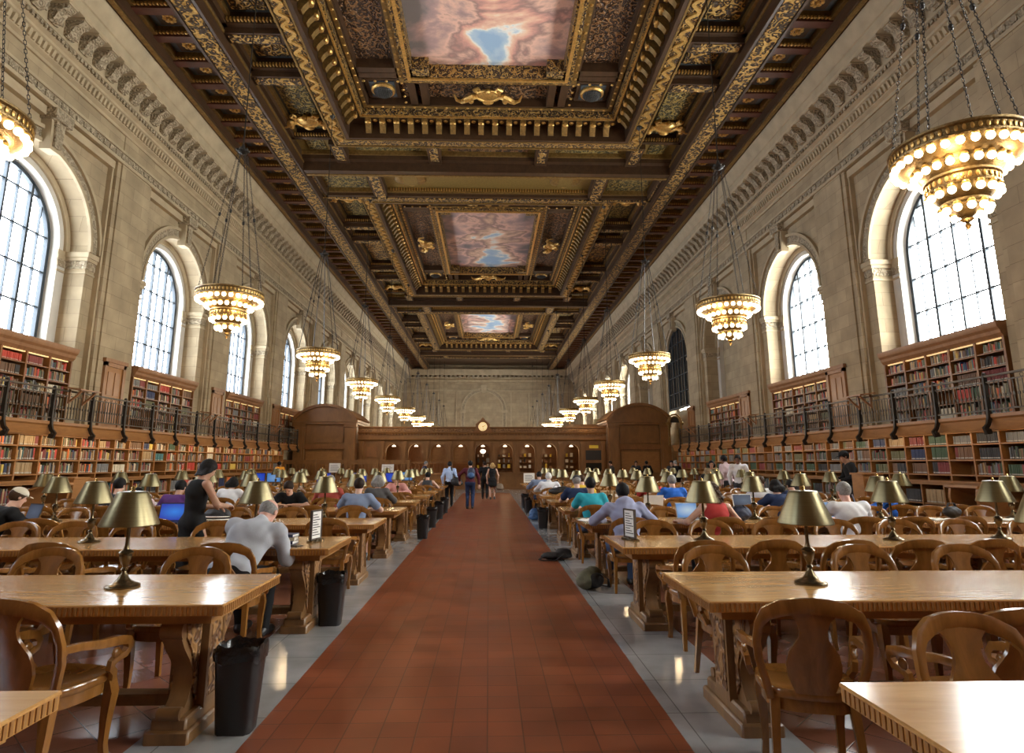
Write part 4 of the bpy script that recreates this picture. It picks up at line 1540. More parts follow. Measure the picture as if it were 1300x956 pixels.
def make_table():
    t = thing('reading_table', 'x', 'table')
    L, D = TLEN, TDEP
    mb = MB()
    mb.cbox(0, L, 0, D, .748, TH, .008, 0)
    mb.box(.006, L - .006, .006, D - .006, .700, .748, 0)
    mb.build('table_top', 'table_oak', t, smooth=20)
    mb = MB()
    mb.box(.10, L - .10, .10, D - .10, .64, .702, 0)
    x = .01
    while x < L - .02:
        mb.box(x, x + .014, .001, .02, .704, .746, 0)
        mb.box(x, x + .014, D - .02, D - .001, .704, .746, 0)
        x += .028
    y = .01
    while y < D - .02:
        mb.box(.001, .02, y, y + .014, .704, .746, 0)
        mb.box(L - .02, L - .001, y, y + .014, .704, .746, 0)
        y += .028
    mb.build('apron', 'table_edge_oak', t, smooth=0)
    lyre = [(.09, .30), (.14, .275), (.20, .215), (.27, .180), (.34, .185), (.41, .235), (.48, .305), (.55, .36), (.61, .375), (.655, .36)]
    for xc in (.32, L / 2, L - .32):
        ped = MB()
        poly = [(D / 2 + w_, z) for z, w_ in lyre] + [(D / 2 - w_, z) for z, w_ in reversed(lyre)]
        ped.prism(poly, 'x', xc - .055, xc + .055, 0)
        ped.cbox(xc - .125, xc + .125, D / 2 - .33, D / 2 + .33, 0, .07, .012, 0)
        ped.cbox(xc - .10, xc + .10, D / 2 - .31, D / 2 + .31, .065, .13, .012, 0)
        for sg in (-1, 1):
            ped.lathe([(.05, -.062), (.05, .062)], 0, 12, (0, 0, 0), Matrix.Translation((xc, D / 2 + sg * .335, .595)) @ Matrix.Rotation(pi / 2, 4, 'Y'))
            ped.lathe([(.035, -.062), (.035, .062)], 0, 12, (0, 0, 0), Matrix.Translation((xc, D / 2 + sg * .30, .15)) @ Matrix.Rotation(pi / 2, 4, 'Y'))
        po = ped.build('pedestal', 'table_leg_oak', t)
        pn = MB()
        for sg in (-1, 1):
            a, b = sorted((xc + sg * .05, xc + sg * .095))
            pn.box(a, b, D / 2 - .115, D / 2 + .115, .115, .65, 1)
            a, b = sorted((xc + sg * .09, xc + sg * .105))
            for (ya, yb, za, zb) in ((-.115, -.085, .115, .65), (.085, .115, .115, .65), (-.085, .085, .60, .65), (-.085, .085, .115, .165)):
                pn.box(a, b, D / 2 + ya, D / 2 + yb, za, zb, 1)
            pn.box(a - .005, b - .004, D / 2 - .085, D / 2 + .085, .165, .60, 0)
            for ys in (-1, 1):       # carved lobes beside the middle block
                lob = [(D / 2 + ys * yy, z) for z, yy in ((.16, .13), (.24, .185), (.34, .17), (.46, .235), (.55, .31), (.63, .33), (.63, .13))]
                a2, b2 = sorted((xc + sg * .052, xc + sg * .066))
                pn.prism(lob, 'x', a2, b2, 0)
        pn.build('carved_panel', ['carved_oak', 'table_leg_oak'], po)
    mb = MB()
    mb.cbox(.32, L - .32, D / 2 - .06, D / 2 + .06, .11, .17, .01, 0)
    mb.build('stretcher', 'table_leg_oak', t)
    return t

NROW = 10
TABLES = {}
tp = None
for k in range(0, NROW + 1):
    for s in (-1, 1):
        lab = 'long oak reading table, %s on the %s of the aisle' % ('partly cut off nearest one' if k == 0 else nth(k - 1) + ' full row', 'left' if s < 0 else 'right')
        loc = ((TLX - TLEN) if s < 0 else TRX, row_y(k), 0)
        if tp is None:
            tp = make_table()
            tp.location = loc
            tp['label'] = lab
            tp['group'] = 'reading tables'
            TABLES[(s, k)] = tp
        else:
            TABLES[(s, k)] = dup(tp, loc, 0, lab, 'reading tables')

# ================================================================== CHAIRS
def chair_shapes():
    A = {}
    def rake(z):
        return -.175 - (z - .44) * .26
    hoop = [(-.195, .40), (-.215, .48), (-.243, .58), (-.250, .67), (-.238, .75), (-.205, .805), (-.14, .838), (-.07, .851), (0, .855)]
    hoop = hoop + [(-x, z) for x, z in reversed(hoop[:-1])]
    pts, sca = [], []
    for x, z in hoop:
        bow = -.045 * (1 - (x / .25) ** 2)
        pts.append((x, rake(z) + bow, z))
        k = min(1, max(0, (z - .74) / .1))
        sca.append((1 + .9 * k, 1.0))
    mb = MB()
    mb.sweep(pts, [(-.019, -.012), (-.010, -.017), (.010, -.017), (.019, -.012), (.019, .012), (.010, .017), (-.010, .017), (-.019, .012)], 0, up=(0, 1, 0), scale=sca)
    A['backrest'] = mb
    mb = MB()
    sp = [(.435, .085), (.48, .105), (.53, .122), (.58, .124), (.63, .112), (.67, .085), (.70, .066), (.74, .062), (.78, .075), (.81, .10), (.835, .13)]
    n = 6
    vs, fs = [], []
    for (z, hw) in sp:
        for sd in (-.009, .009):
            for i in range(n + 1):
                x = -hw + 2 * hw * i / n
                vs.append((x, rake(z) - .045 * (1 - (x / .25) ** 2) + sd, z))
    m_ = 2 * (n + 1)
    for j in range(len(sp) - 1):
        for i in range(n):
            a = j * m_ + i
            fs += [(a, a + 1, a + m_ + 1, a + m_), (a + n + 1, a + n + 1 + m_, a + n + 2 + m_, a + n + 2)]
        a = j * m_
        fs += [(a, a + m_, a + m_ + n + 1, a + n + 1), (a + n, a + 2 * n + 1, a + m_ + 2 * n + 1, a + m_ + n)]
    mb.add(vs, fs, 0)
    A['splat'] = mb
    mb = MB()
    out = []
    for i in range(24):
        a = 2 * pi * i / 24
        c_, s_ = cos(a), sin(a)
        x = .235 * (abs(c_) ** .6) * (1 if c_ > 0 else -1) * (1 - .10 * (s_ < 0) * abs(s_))
        y = .225 * (abs(s_) ** .6) * (1 if s_ > 0 else -1)
        out.append((x, y))
    k = len(out)
    lay = [(.98, .405), (1.0, .412), (1.0, .436), (.97, .446), (.80, .438), (.4, .430)]
    vs = [(x * q, y * q, z) for q, z in lay for x, y in out]
    fs = [tuple(range(k - 1, -1, -1)), tuple(range((len(lay) - 1) * k, len(lay) * k))]
    for j in range(len(lay) - 1):
        fs += [(j * k + i, j * k + (i + 1) % k, (j + 1) * k + (i + 1) % k, (j + 1) * k + i) for i in range(k)]
    mb.add(vs, fs, 0)
    A['seat'] = mb
    mb = MB()
    o2 = [(x * .90, y * .90) for x, y in out]
    mb.prism(o2, 'z', .345, .408, 0)
    A['seat_rail'] = mb
    for sg in (-1, 1):
        mb = MB()
        path = [(.248, -.215, .640), (.268, -.14, .640), (.285, -.02, .622), (.290, .09, .614), (.288, .15, .600), (.283, .172, .565), (.276, .155, .532), (.268, .115, .522), (.264, .085, .505), (.258, .085, .475), (.250, .115, .450), (.238, .13, .415)]
        mb.sweep([(sg * x, y, z) for x, y, z in path], [(-.018, -.014), (0, -.018), (.018, -.014), (.018, .014), (0, .018), (-.018, .014)], 0, up=(1, 0, 0), scale=[.9, 1, 1.15, 1.25, 1.2, 1.1, 1, 1, 1, 1, 1, 1])
        mb.sphere((sg * .272, .10, .548), (.016, .03, .028), 0, 8, 6)
        A['arm%d' % sg] = mb
        mb = MB()
        mb.sweep([(sg * .185, .165, .41), (sg * .195, .185, .33), (sg * .187, .178, .2), (sg * .185, .178, .08), (sg * .19, .19, .0)], [(-.022, -.022), (.022, -.022), (.022, .022), (-.022, .022)], 0, up=(0, 1, 0), scale=[1.15, 1.2, .95, .72, .8])
        A['legf%d' % sg] = mb
        mb = MB()
        mb.sweep([(sg * .175, -.165, .41), (sg * .185, -.19, .25), (sg * .20, -.235, .0)], [(-.020, -.020), (.020, -.020), (.020, .020), (-.020, .020)], 0, up=(0, 1, 0), scale=[1.1, .95, .75])
        A['legr%d' % sg] = mb
    return A
CS = chair_shapes()
chA = thing('armchair', 'x', 'chair')
for key, nm in (('seat', 'seat'), ('seat_rail', 'seat_rail'), ('backrest', 'backrest'), ('splat', 'splat'), ('arm-1', 'arm'), ('arm1', 'arm'),
                ('legf-1', 'leg'), ('legf1', 'leg'), ('legr-1', 'leg'), ('legr1', 'leg')):
    CS[key].build(nm, 'chair_oak', chA)
al = MB()
for q in CS.values():
    al.add(q.v, q.f)
chB = tag(al.build('armchair', 'chair_oak'), 'x', 'chair')
used = {'A': False, 'B': False}
def chair(x, y, rz, lab, detail):
    p = chA if detail else chB
    k = 'A' if detail else 'B'
    if not used[k]:
        used[k] = True
        p.location = (x, y, 0)
        p.rotation_euler = (0, 0, rz)
        p['label'] = lab
        p['group'] = 'chairs at the reading tables'
        return p
    return dup(p, (x, y, 0), rz, lab, 'chairs at the reading tables')

rr = random.Random(5)
def side_xs(s, k, far):
    """distances of the chairs from the aisle end of the table"""
    fixed = {(1, 1, True): [.52, 1.70, 2.50, 3.14, 3.9, 4.8, 5.6, 6.4], (-1, 1, True): [.76, 1.86, 2.6, 3.3, 4.1, 4.9, 5.7],
             (1, 1, False): [.38, 1.98, 2.7, 3.5, 4.2], (-1, 1, False): [.78, 1.6, 2.6, 3.5],
             (1, 2, False): [.58, 1.21, 1.83, 2.46, 3.08, 3.7, 4.4, 5.2], (-1, 2, True): [1.58, 2.34, 2.97, 3.60, 4.3, 5.1, 5.9],
             (-1, 2, False): [.95, 2.15, 2.9, 3.6, 4.4, 5.3], (1, 2, True): [.62, 1.3, 2.0, 2.75, 3.45, 4.2, 5.0, 5.8],
             (1, 0, True): [.80], (-1, 0, True): [.66]}
    if (s, k, far) in fixed:
        return fixed[(s, k, far)]
    n = 8 if k <= 4 else 7
    p = (TLEN - .5) / n
    return [.55 + p * i + rr.uniform(-.09, .09) for i in range(n)]
EXTRA = {(1, 1, False, 0): (-.02, -.30), (1, 1, False, 1): (.0, .12), (-1, 1, False, 0): (.05, -.25), (1, 1, False, 2): (-.1, .1)}
CHAIRS = {}
for k in range(0, NROW + 1):
    for s in (-1, 1):
        for far in (False, True):
            if k == 0 and not far:
                continue
            for i, dx in enumerate(side_xs(s, k, far)):
                x = (TLX - dx) if s < 0 else (TRX + dx)
                y = row_y(k) + (TDEP + .11 if far else -.21) + rr.uniform(-.03, .03)
                rz = (pi if far else 0) + rr.uniform(-.06, .06)
                ex = EXTRA.get((s, k, far, i))
                if ex:
                    y += ex[0]
                    rz += ex[1]
                px, py = proj(x, y, .7)
                if not (-60 < px < 1365):
                    continue
                lab = 'oak armchair at the %s side of the %s %s table, %s from the aisle' % ('far' if far else 'near', 'cut off' if k == 0 else nth(k - 1), 'left' if s < 0 else 'right', nth(i))
                CHAIRS[(s, k, far, i)] = chair(x, y, rz, lab, k <= 4)
# one more armchair pulled back into the gangway at the right edge
chair(2.33, row_y(1) - .48, .10, 'oak armchair pulled back from the nearest right table at the right edge', True)

# ================================================================== READING LAMPS
lp = thing('reading_lamp', 'x', 'lamp')
mb = MB()
mb.lathe([(.098, 0), (.100, .008), (.095, .016), (.070, .026), (.048, .036), (.034, .052), (.026, .070), (.016, .085), (.013, .10)], 0, 24)
mb.build('base', 'bronze_lamp', lp)
mb = MB()
mb.lathe([(.013, .095), (.022, .105), (.012, .118), (.016, .13), (.030, .155), (.037, .185), (.036, .20), (.044, .208), (.036, .218), (.018, .228), (.012, .25), (.0105, .42), (.018, .43), (.018, .45), (.009, .46), (.009, .57)], 0, 16)
mb.build('stem', 'bronze_lamp', lp)
mb = MB()
mb.lathe([(.168, .372), (.172, .376), (.171, .384), (.094, .566), (.091, .576), (.086, .582), (.02, .588), (.0, .588)], 0, 40)
mb.lathe([(.165, .374), (.091, .560), (0, .566)], 0, 40)
so = mb.build('shade', 'brass_shade', lp, smooth=30)
mb = MB()
mb.lathe([(.0, .586), (.016, .588), (.010, .596), (.014, .604), (.007, .614), (0, .618)], 0, 10)
mb.build('finial', 'brass_bright', so)
mb = MB()
mb.lathe([(0, .455), (.022, .462), (.034, .49), (.028, .52), (.014, .545), (0, .55)], 0, 10)
mb.build('bulb', 'lamp_glow', lp)
def lamp_light(x, y):
    L = bpy.data.lights.new('reading_lamp_light', 'POINT')
    L.energy = LAMP_W
    L.color = (1, .62, .26)
    L.shadow_soft_size = .04
    lo = bpy.data.objects.new('reading_lamp_light', L)
    COL.objects.link(lo)
    lo.location = (x, y, TH + .425)
first = True
rl = random.Random(8)
LOFF = {(-1, 1): [.84, 2.7], (1, 1): [.84, 2.46, 4.4], (-1, 2): [.86, 2.47, 3.7, 5.6], (1, 2): [.93, 2.86, 4.0, 5.8]}
for k in range(1, NROW + 1):
    for s in (-1, 1):
        for i, dx in enumerate(LOFF.get((s, k), [.86, 2.55, 4.3, 6.05])):
            dx += 0 if (s, k) in LOFF else rl.uniform(-.12, .12)
            x = (TLX - dx) if s < 0 else (TRX + dx)
            y = row_y(k) + TDEP / 2 + rl.uniform(-.05, .05) + .06
            px, py = proj(x, y, TH + .5)
            if not (-40 < px < 1345):
                continue
            lab = 'brass reading lamp on the %s %s table, %s from the aisle' % (nth(k - 1), 'left' if s < 0 else 'right', nth(i))
            if first:
                first = False
                lp.location = (x, y, TH)
                lp['label'] = lab
                lp['group'] = 'brass reading lamps'
            else:
                dup(lp, (x, y, TH), rl.uniform(0, 6), lab, 'brass reading lamps')
            lamp_light(x, y)

# ================================================================== BOOKCASES AND BOOKS
BK = {'brown': (.16, .085, .045), 'maroon': (.20, .035, .032), 'dark green': (.045, .085, .045), 'olive': (.13, .125, .055), 'navy': (.03, .045, .11), 'black': (.030, .028, .028),
      'cream': (.62, .55, .40), 'tan': (.40, .27, .13), 'red': (.50, .055, .035), 'orange': (.70, .17, .035), 'grey': (.17, .17, .165), 'teal': (.05, .16, .17), 'purple': (.12, .045, .13), 'yellow': (.62, .45, .09)}
BN = list(BK)
for kx, col in BK.items():
    simple('book_' + kx.replace(' ', '_') + '_cloth', col, 0.55, var=0.12, scale=20)
simple('book_label', (.50, .48, .42), 0.7)
simple('book_pages', (.62, .56, .43), 0.8)
BMATS = ['book_' + q.replace(' ', '_') + '_cloth' for q in BN] + ['book_label']
BOOKS = []     # (s, u0, width, height, depth, z, d_front, colour index, where)
LEFT_MIX = [0] * 5 + [1] * 4 + [2] * 2 + [3] * 2 + [4] * 2 + [5] * 3 + [6] * 3 + [7] * 4 + [8] * 2 + [9] + [10] * 3 + [11] + [13]
RIGHT_MIX = [0] * 5 + [1] * 4 + [2] * 4 + [3] * 4 + [4] * 2 + [5] * 5 + [7] + [10] * 6
rb_ = random.Random(21)
def fill(s, ua, ub, z, hmax, dfront, where, setp, mix):
    if rb_.random() < .04:
        return
    u = ua + .01
    full = rb_.uniform(.80, 1.0)
    cset = rb_.choice(mix) if rb_.random() < setp else None
    hset = rb_.uniform(.70, .92) * hmax
    wset = rb_.uniform(.032, .048)
    i = 0
    while u < ua + (ub - ua) * full - .05:
        if cset is not None:
            wd, h, c = wset, hset, cset
            if rb_.random() < .03:
                cset = rb_.choice(mix)
        else:
            wd, h, c = rb_.uniform(.022, .06), hmax * rb_.uniform(.60, .92), rb_.choice(mix)
        BOOKS.append((s, u, wd, h, rb_.uniform(.16, .20), z, dfront + rb_.uniform(.012, .03), c, where, i))
        u += wd + .0015
        i += 1

ROWS = [(.18, .36), (.58, .42), (1.27, .31), (1.61, .32), (1.96, .25)]
ROWN = ['bottom', 'lower', 'first', 'second', 'top']
COLW, NCOL = .775, 5
case0 = {}
def wall_case(s, u0, label):
    mb = MB()
    L = COLW * NCOL
    t = thing('bookcase', label, 'bookcase', group='bookcases along the walls')
    def put(mb):
        return mb.map(lambda u, v, d: (XC + s * (HW + d), u0 + u, v))
    F, B = -.78, -.30
    for i in range(NCOL + 1):
        mb.box(max(.001, i * COLW - .022), min(L - .001, i * COLW + .022), 1.12, 2.24, F, B, 0)
    mb.box(0, L, 2.20, 2.26, F - .02, B, 0)
    put(mb).build('upright', 'case_oak', t, smooth=0)
    for z, h in ROWS[2:]:
        mb = MB()
        mb.box(0, L, z - .035, z - .004, F + .005, B, 0)
        put(mb).build('shelf', 'case_oak', t, smooth=0)
    mb = MB()
    mb.box(0, L, 1.12, 2.24, B, B + .02, 0)
    mb.box(0, L, .06, 1.08, B, B + .02, 0)
    put(mb).build('back_panel', 'dark_oak', t, smooth=0)
    mb = MB()
    mb.box(0, L, 1.075, 1.12, -1.10, B, 0)
    mb.box(0, L, 1.02, 1.075, -1.06, -1.0, 0)
    put(mb).build('ledge', 'case_oak', t, smooth=0)
    mb = MB()
    mb.box(0, L, 0, .12, -1.02, B, 0)
    for i in range(NCOL + 1):
        mb.box(max(.001, i * COLW - .022), min(L - .001, i * COLW + .022), .12, 1.075, -1.0, B, 0)
    for z, h in ROWS[:2]:
        mb.box(0, L, z - .03, z - .003, -.98, B, 0)
    put(mb).build('base_cabinet', 'case_oak', t, smooth=0)

def strip(s, u0):
    L = bpy.data.lights.new('balcony_strip_light', 'AREA')
    L.shape = 'RECTANGLE'
    L.size, L.size_y = 3.6, .05
    L.energy = 10 if s < 0 else 7
    L.color = (1, .68, .34)
    lo = bpy.data.objects.new('balcony_strip_light', L)
    COL.objects.link(lo)
    lo.location = (XC + s * (HW - 1.0), u0 + 1.9, 2.19)
    lo.rotation_euler = Vector((s * .8, 0, -1)).to_track_quat('-Z', 'X').to_euler()
    lo.rotation_euler = (Matrix.Rotation(s * radians(-38), 3, 'Y') @ Matrix.Rotation(pi / 2, 3, 'Z')).to_euler()
for s, start in ((-1, 15.23 - COLW * NCOL * 2), (1, 13.16 - COLW * NCOL)):
    j = 0
    u0 = start
    while u0 + COLW * NCOL < 37.0:
        side = 'left' if s < 0 else 'right'
        strip(s, u0)
        wall_case(s, u0, 'low oak bookcase full of books along the %s wall, %s from the viewer' % (side, nth(j)))
        for i in range(NCOL):
            for (z, h), rn_ in zip(ROWS, ROWN):
                low = z < 1
                fill(s, u0 + i * COLW + .025, u0 + (i + 1) * COLW - .025, z, h, -.98 if low else -.77,
                     '%s shelf, column %d, %s wall' % (rn_, j * NCOL + i + 1, side), .75 if s > 0 else .38, RIGHT_MIX if s > 0 else LEFT_MIX)
        u0 += COLW * NCOL
        j += 1

# bookcases that fill the foot of each window niche, on the balcony
def niche_case(s, k):
    c = WIN0 + BAY * k
    side = 'left' if s < 0 else 'right'
    t = thing('bookcase', 'tall oak bookcase under the %s %s window, on the balcony' % (nth(k), side), 'bookcase', group='balcony bookcases')
    put = lambda mb: mb.map(lambda u, v, d: (XC + s * (HW + d), c + u, v))
    W_ = 2.20
    n = 5
    cw = 2 * W_ / n
    mb = MB()
    for i in range(n + 1):
        mb.box(-W_ + i * cw - .03, -W_ + i * cw + .03, 2.55, 4.46, .20, .62, 0)
    put(mb).build('upright', 'dark_oak', t, smooth=0)
    rows = [(2.66, .34), (3.04, .34), (3.42, .32), (3.78, .30), (4.12, .26)]
    for z, h in rows:
        mb = MB()
        mb.box(-W_, W_, z - .035, z - .004, .21, .62, 0)
        put(mb).build('shelf', 'dark_oak', t, smooth=0)
    mb = MB()
    mb.box(-W_, W_, 2.55, 4.46, .62, .66, 0)
    put(mb).build('back_panel', 'dark_oak', t, smooth=0)
    mb = MB()
    pr = [(.66, 4.42), (.20, 4.42), (.16, 4.48), (.14, 4.50), (.12, 4.58), (.07, 4.64), (.04, 4.74), (.04, 4.78), (1.12, 4.90), (1.12, 4.84), (.66, 4.70)]
    mb.prism(pr, 'x', -W_ - .04, W_ + .04, 0)
    mb.map(lambda x, y, z: (x, z, y))
    put(mb).build('cornice', 'door_oak', t, smooth=20)
    lm = MB()
    lm.box(-W_ + .1, W_ - .1, 4.385, 4.41, .24, .30, 0)
    put(lm).build('strip_light', 'case_glow', t, smooth=0)
    L = bpy.data.lights.new('shelf_light', 'AREA')
    L.shape = 'RECTANGLE'
    L.size, L.size_y = 4.0, .05
    L.energy = 3.5
    L.color = (1, .74, .42)
    lo = bpy.data.objects.new('shelf_light', L)
    COL.objects.link(lo)
    lo.location = (XC + s * (HW + .12), c, 4.40)
    lo.rotation_euler = (0, s * radians(-28), pi / 2) if False else (0, 0, pi / 2)
    for i in range(n):
        for q, (z, h) in enumerate(rows):
            fill(s, c - W_ + i * cw + .035, c - W_ + (i + 1) * cw - .035, z, h, .22, '%s shelf, column %d under %s %s window' % (['bottom', 'second', 'third', 'fourth', 'top'][q], i + 1, nth(k), side), .25, LEFT_MIX)
for s in (-1, 1):
    for k in range(0, 4 if s < 0 else 3):
        niche_case(s, k)

def book_rank(b):
    s, u, wd, h, dp, z, d, c, where, i = b
    x = XC + s * (HW + d)
    px, py = proj(x, u + wd / 2, z + h / 2)
    if not (4 < px < 1296 and 4 < py < 640):
        return 1e9
    if z < 1.0:
        return 1e8
    return sqrt(x * x + u * u) + (2.5 if 2.5 < z < 3.3 else 0) + (1.0 if z > 1.9 and z < 2.5 else 0)
BOOKS.sort(key=book_rank)
bcache = {}
for n_, b in enumerate(BOOKS[:300]):
    s, u, wd, h, dp, z, d, c, where, i = b
    if c not in bcache:
        mb = MB()
        # rounded spine at y = 0 (outer face), boards, pages, call-number label
        pf = [(-.5, .12), (-.40, .04), (-.2, .0), (.2, .0), (.40, .04), (.5, .12), (.5, 1), (.40, 1), (.40, .97), (-.40, .97), (-.40, 1), (-.5, 1)]
        mb.prism(pf, 'z', 0, 1, 0)
        mb.box(-.41, .41, .1, .96, .965, .985, 2)
        mb.box(-.36, .36, -.012, .02, .07, .16, 1)
        o = mb.build('book', [BMATS[c], 'book_label', 'book_pages'], smooth=0)
        bcache[c] = o.data
    else:
        o = bpy.data.objects.new('book', bcache[c])
        COL.objects.link(o)
    o.location = (XC + s * (HW + d), u + wd / 2, z)
    o.rotation_euler = (0, 0, -pi / 2 if s > 0 else pi / 2)
    o.scale = (wd, dp, h)
    tag(o, '%s book, %s along the %s' % (BN[c], nth(i), where), 'book', 'books on the wall shelves')
mb = MB()
for b in BOOKS[300:]:
    s, u, wd, h, dp, z, d, c, where, i = b
    mb.box(u, u + wd, z, z + h, d, d + dp, c)
    if u < 24:
        mb.add([(u + wd * .12, z + h * .07, d - .002), (u + wd * .88, z + h * .07, d - .002), (u + wd * .88, z + h * .15, d - .002), (u + wd * .12, z + h * .15, d - .002)], [(0, 1, 2, 3)], len(BN))
    mb.m[-1] = len(BN) if u < 24 else mb.m[-1]
# two wall mappings at once: books were stored as (u, z, d) of either side
sides = []
for b in BOOKS[300:]:
    sides += [b[0]] * (12 if b[1] < 24 else 8)
mb.v = [(XC + sd * (HW + p[2]), p[0], p[1]) for p, sd in zip(mb.v, sides)]
o = mb.build('shelved_books', BMATS, smooth=0)
tag(o, 'hundreds of smaller looking books filling the rest of the wall shelves', 'books', 'books on the wall shelves', 'stuff')

# ================================================================== PEOPLE
V3 = lambda *a: np.array(a, dtype=np.float64)
def unit(v):
    return v / (np.linalg.norm(v) + 1e-9)

class Field:
    """blend of rounded limbs and ellipsoids, meshed as one continuous skin"""
    def __init__(s, k=.03):
        s.p, s.k, s.cut, s.wr = [], k, [], None
    def limb(s, a, b, ra, rb, flat=None):
        s.p.append(('l', np.array(a, float), np.array(b, float), ra, rb))
    def ell(s, c, r, R=None):
        s.p.append(('e', np.array(c, float), np.array(r, float), np.eye(3) if R is None else R))
    def mesh(s, h):
        lo, hi = np.full(3, 1e9), np.full(3, -1e9)
        bb = []
        for q in s.p:
            if q[0] == 'l':
                r = max(q[3], q[4])
                a, b = np.minimum(q[1], q[2]) - r, np.maximum(q[1], q[2]) + r
            else:
                ext = np.sqrt(((q[3] * q[2][:, None]) ** 2).sum(0))
                a, b = q[1] - ext, q[1] + ext
            m = s.k + 2.5 * h
            bb.append((a - m, b + m))
            lo, hi = np.minimum(lo, a - m), np.maximum(hi, b + m)
        n = np.ceil((hi - lo) / h).astype(int) + 2
        F = np.full(n, 1.0, dtype=np.float64)
        ax = [lo[i] + h * np.arange(n[i]) for i in range(3)]
        for q, (a, b) in zip(s.p, bb):
            i0 = np.maximum(0, ((a - lo) / h).astype(int))
            i1 = np.minimum(n, ((b - lo) / h).astype(int) + 2)
            sl = tuple(slice(i0[i], i1[i]) for i in range(3))
            X, Y, Z = np.meshgrid(ax[0][sl[0]], ax[1][sl[1]], ax[2][sl[2]], indexing='ij')
            P = np.stack([X, Y, Z], -1)
            if q[0] == 'l':
                ab = q[2] - q[1]
                t = np.clip(((P - q[1]) @ ab) / (ab @ ab + 1e-12), 0, 1)
                d = np.linalg.norm(P - q[1] - t[..., None] * ab, axis=-1) - (q[3] + (q[4] - q[3]) * t)
            else:
                L = (P - q[1]) @ q[3].T
                k0 = np.linalg.norm(L / q[2], axis=-1)
                k1 = np.linalg.norm(L / q[2] ** 2, axis=-1) + 1e-9
                d = k0 * (k0 - 1) / k1
            f = F[sl]
            if s.k > 0:
                hh = np.clip(.5 + .5 * (f - d) / s.k, 0, 1)
                F[sl] = f * (1 - hh) + d * hh - s.k * hh * (1 - hh)
            else:
                F[sl] = np.minimum(f, d)
        if s.cut or s.wr:
            X, Y, Z = np.meshgrid(*ax, indexing='ij')
            P = np.stack([X, Y, Z], -1)
            if s.wr:
                amp, fr, sd = s.wr
                F = F + amp * (np.sin(fr * Z + 3 * np.sin(fr * .31 * X + sd) + sd) * np.sin(fr * .5 * X + 2 * np.sin(fr * .23 * Z + sd) + fr * .4 * Y))
            for (pt, nr) in s.cut:
                F = np.maximum(F, (P - pt) @ nr)
        return nets(F, lo, h)

def nets(F, lo, h):
    S = F < 0
    a = np.zeros(tuple(x - 1 for x in F.shape), int)
    for dx in (0, 1):
        for dy in (0, 1):
            for dz in (0, 1):
                a += S[dx:F.shape[0] - 1 + dx, dy:F.shape[1] - 1 + dy, dz:F.shape[2] - 1 + dz]
    act = (a > 0) & (a < 8)
    idx = -np.ones(act.shape, int)
    c = np.argwhere(act)
    idx[act] = np.arange(len(c))
    acc, cnt = np.zeros((len(c), 3)), np.zeros(len(c))
    cor = [np.array(q) for q in ((0, 0, 0), (1, 0, 0), (0, 1, 0), (1, 1, 0), (0, 0, 1), (1, 0, 1), (0, 1, 1), (1, 1, 1))]
    for (i, j) in ((0, 1), (2, 3), (4, 5), (6, 7), (0, 2), (1, 3), (4, 6), (5, 7), (0, 4), (1, 5), (2, 6), (3, 7)):
        p, q = c + cor[i], c + cor[j]
        fp, fq = F[tuple(p.T)], F[tuple(q.T)]
        m = (fp < 0) != (fq < 0)
        t = fp[m] / (fp[m] - fq[m])
        acc[m] += p[m] + (cor[j] - cor[i]) * t[:, None]
        cnt[m] += 1
    v = lo + h * acc / cnt[:, None]
    fs = []
    for ax_ in range(3):
        b, g = (ax_ + 1) % 3, (ax_ + 2) % 3
        n = list(F.shape)
        sl0 = [slice(1, n[i] - 1) for i in range(3)]
        sl0[ax_] = slice(0, n[ax_] - 1)
        sl1 = list(sl0)
        sl1[ax_] = slice(1, n[ax_])
        m = S[tuple(sl0)] != S[tuple(sl1)]
        e = np.argwhere(m)
        off = np.array([1, 1, 1])
        off[ax_] = 0
        e = e + off
        inn = S[tuple(e.T)]
        db, dg = np.zeros(3, int), np.zeros(3, int)
        db[b] = 1
        dg[g] = 1
        q = np.stack([idx[tuple((e - db - dg).T)], idx[tuple((e - dg).T)], idx[tuple(e.T)], idx[tuple((e - db).T)]], 1)
        q[~inn] = q[~inn][:, ::-1]
        fs.append(q)
    return v, np.concatenate(fs)

def add_field(mb, fld, h, mi=0):
    v, f = fld.mesh(h)
    mb.add(v.tolist(), f.tolist(), mi)

def ik(a, c, l1, l2, hint):
    d = c - a
    L = np.linalg.norm(d)
    if L > (l1 + l2) * .995:
        c = a + d / L * (l1 + l2) * .995
        d = c - a
        L = np.linalg.norm(d)
    u = d / L
    x = (l1 * l1 - l2 * l2 + L * L) / (2 * L)
    y = sqrt(max(0, l1 * l1 - x * x))
    hn = hint - u * (hint @ u)
    return a + u * x + unit(hn) * y, c

SK = {'light': (.60, .36, .26), 'tan': (.42, .23, .15), 'dark': (.16, .08, .05), 'rosy': (.66, .36, .28)}
HR = {'black': (.010, .009, .009), 'brown': (.055, .030, .016), 'grey': (.26, .25, .24), 'white': (.62, .61, .58), 'blond': (.42, .27, .11), 'darkbrown': (.025, .014, .009)}
for q, c in SK.items():
    skin('skin_' + q, c)
for q, c in HR.items():
    simple('hair_' + q, c, .62, var=.25, scale=60, bump=.5, bscale=130, spec=.15)
simple('eye_dark', (.03, .02, .02), .2)
simple('lip', (.36, .13, .11), .5)
CLOTH = {}
def ccol(name, c):
    cloth('cloth_' + name, c)
    return 'cloth_' + name

def rotm(r, f, u):
    return np.array([r, f, u])

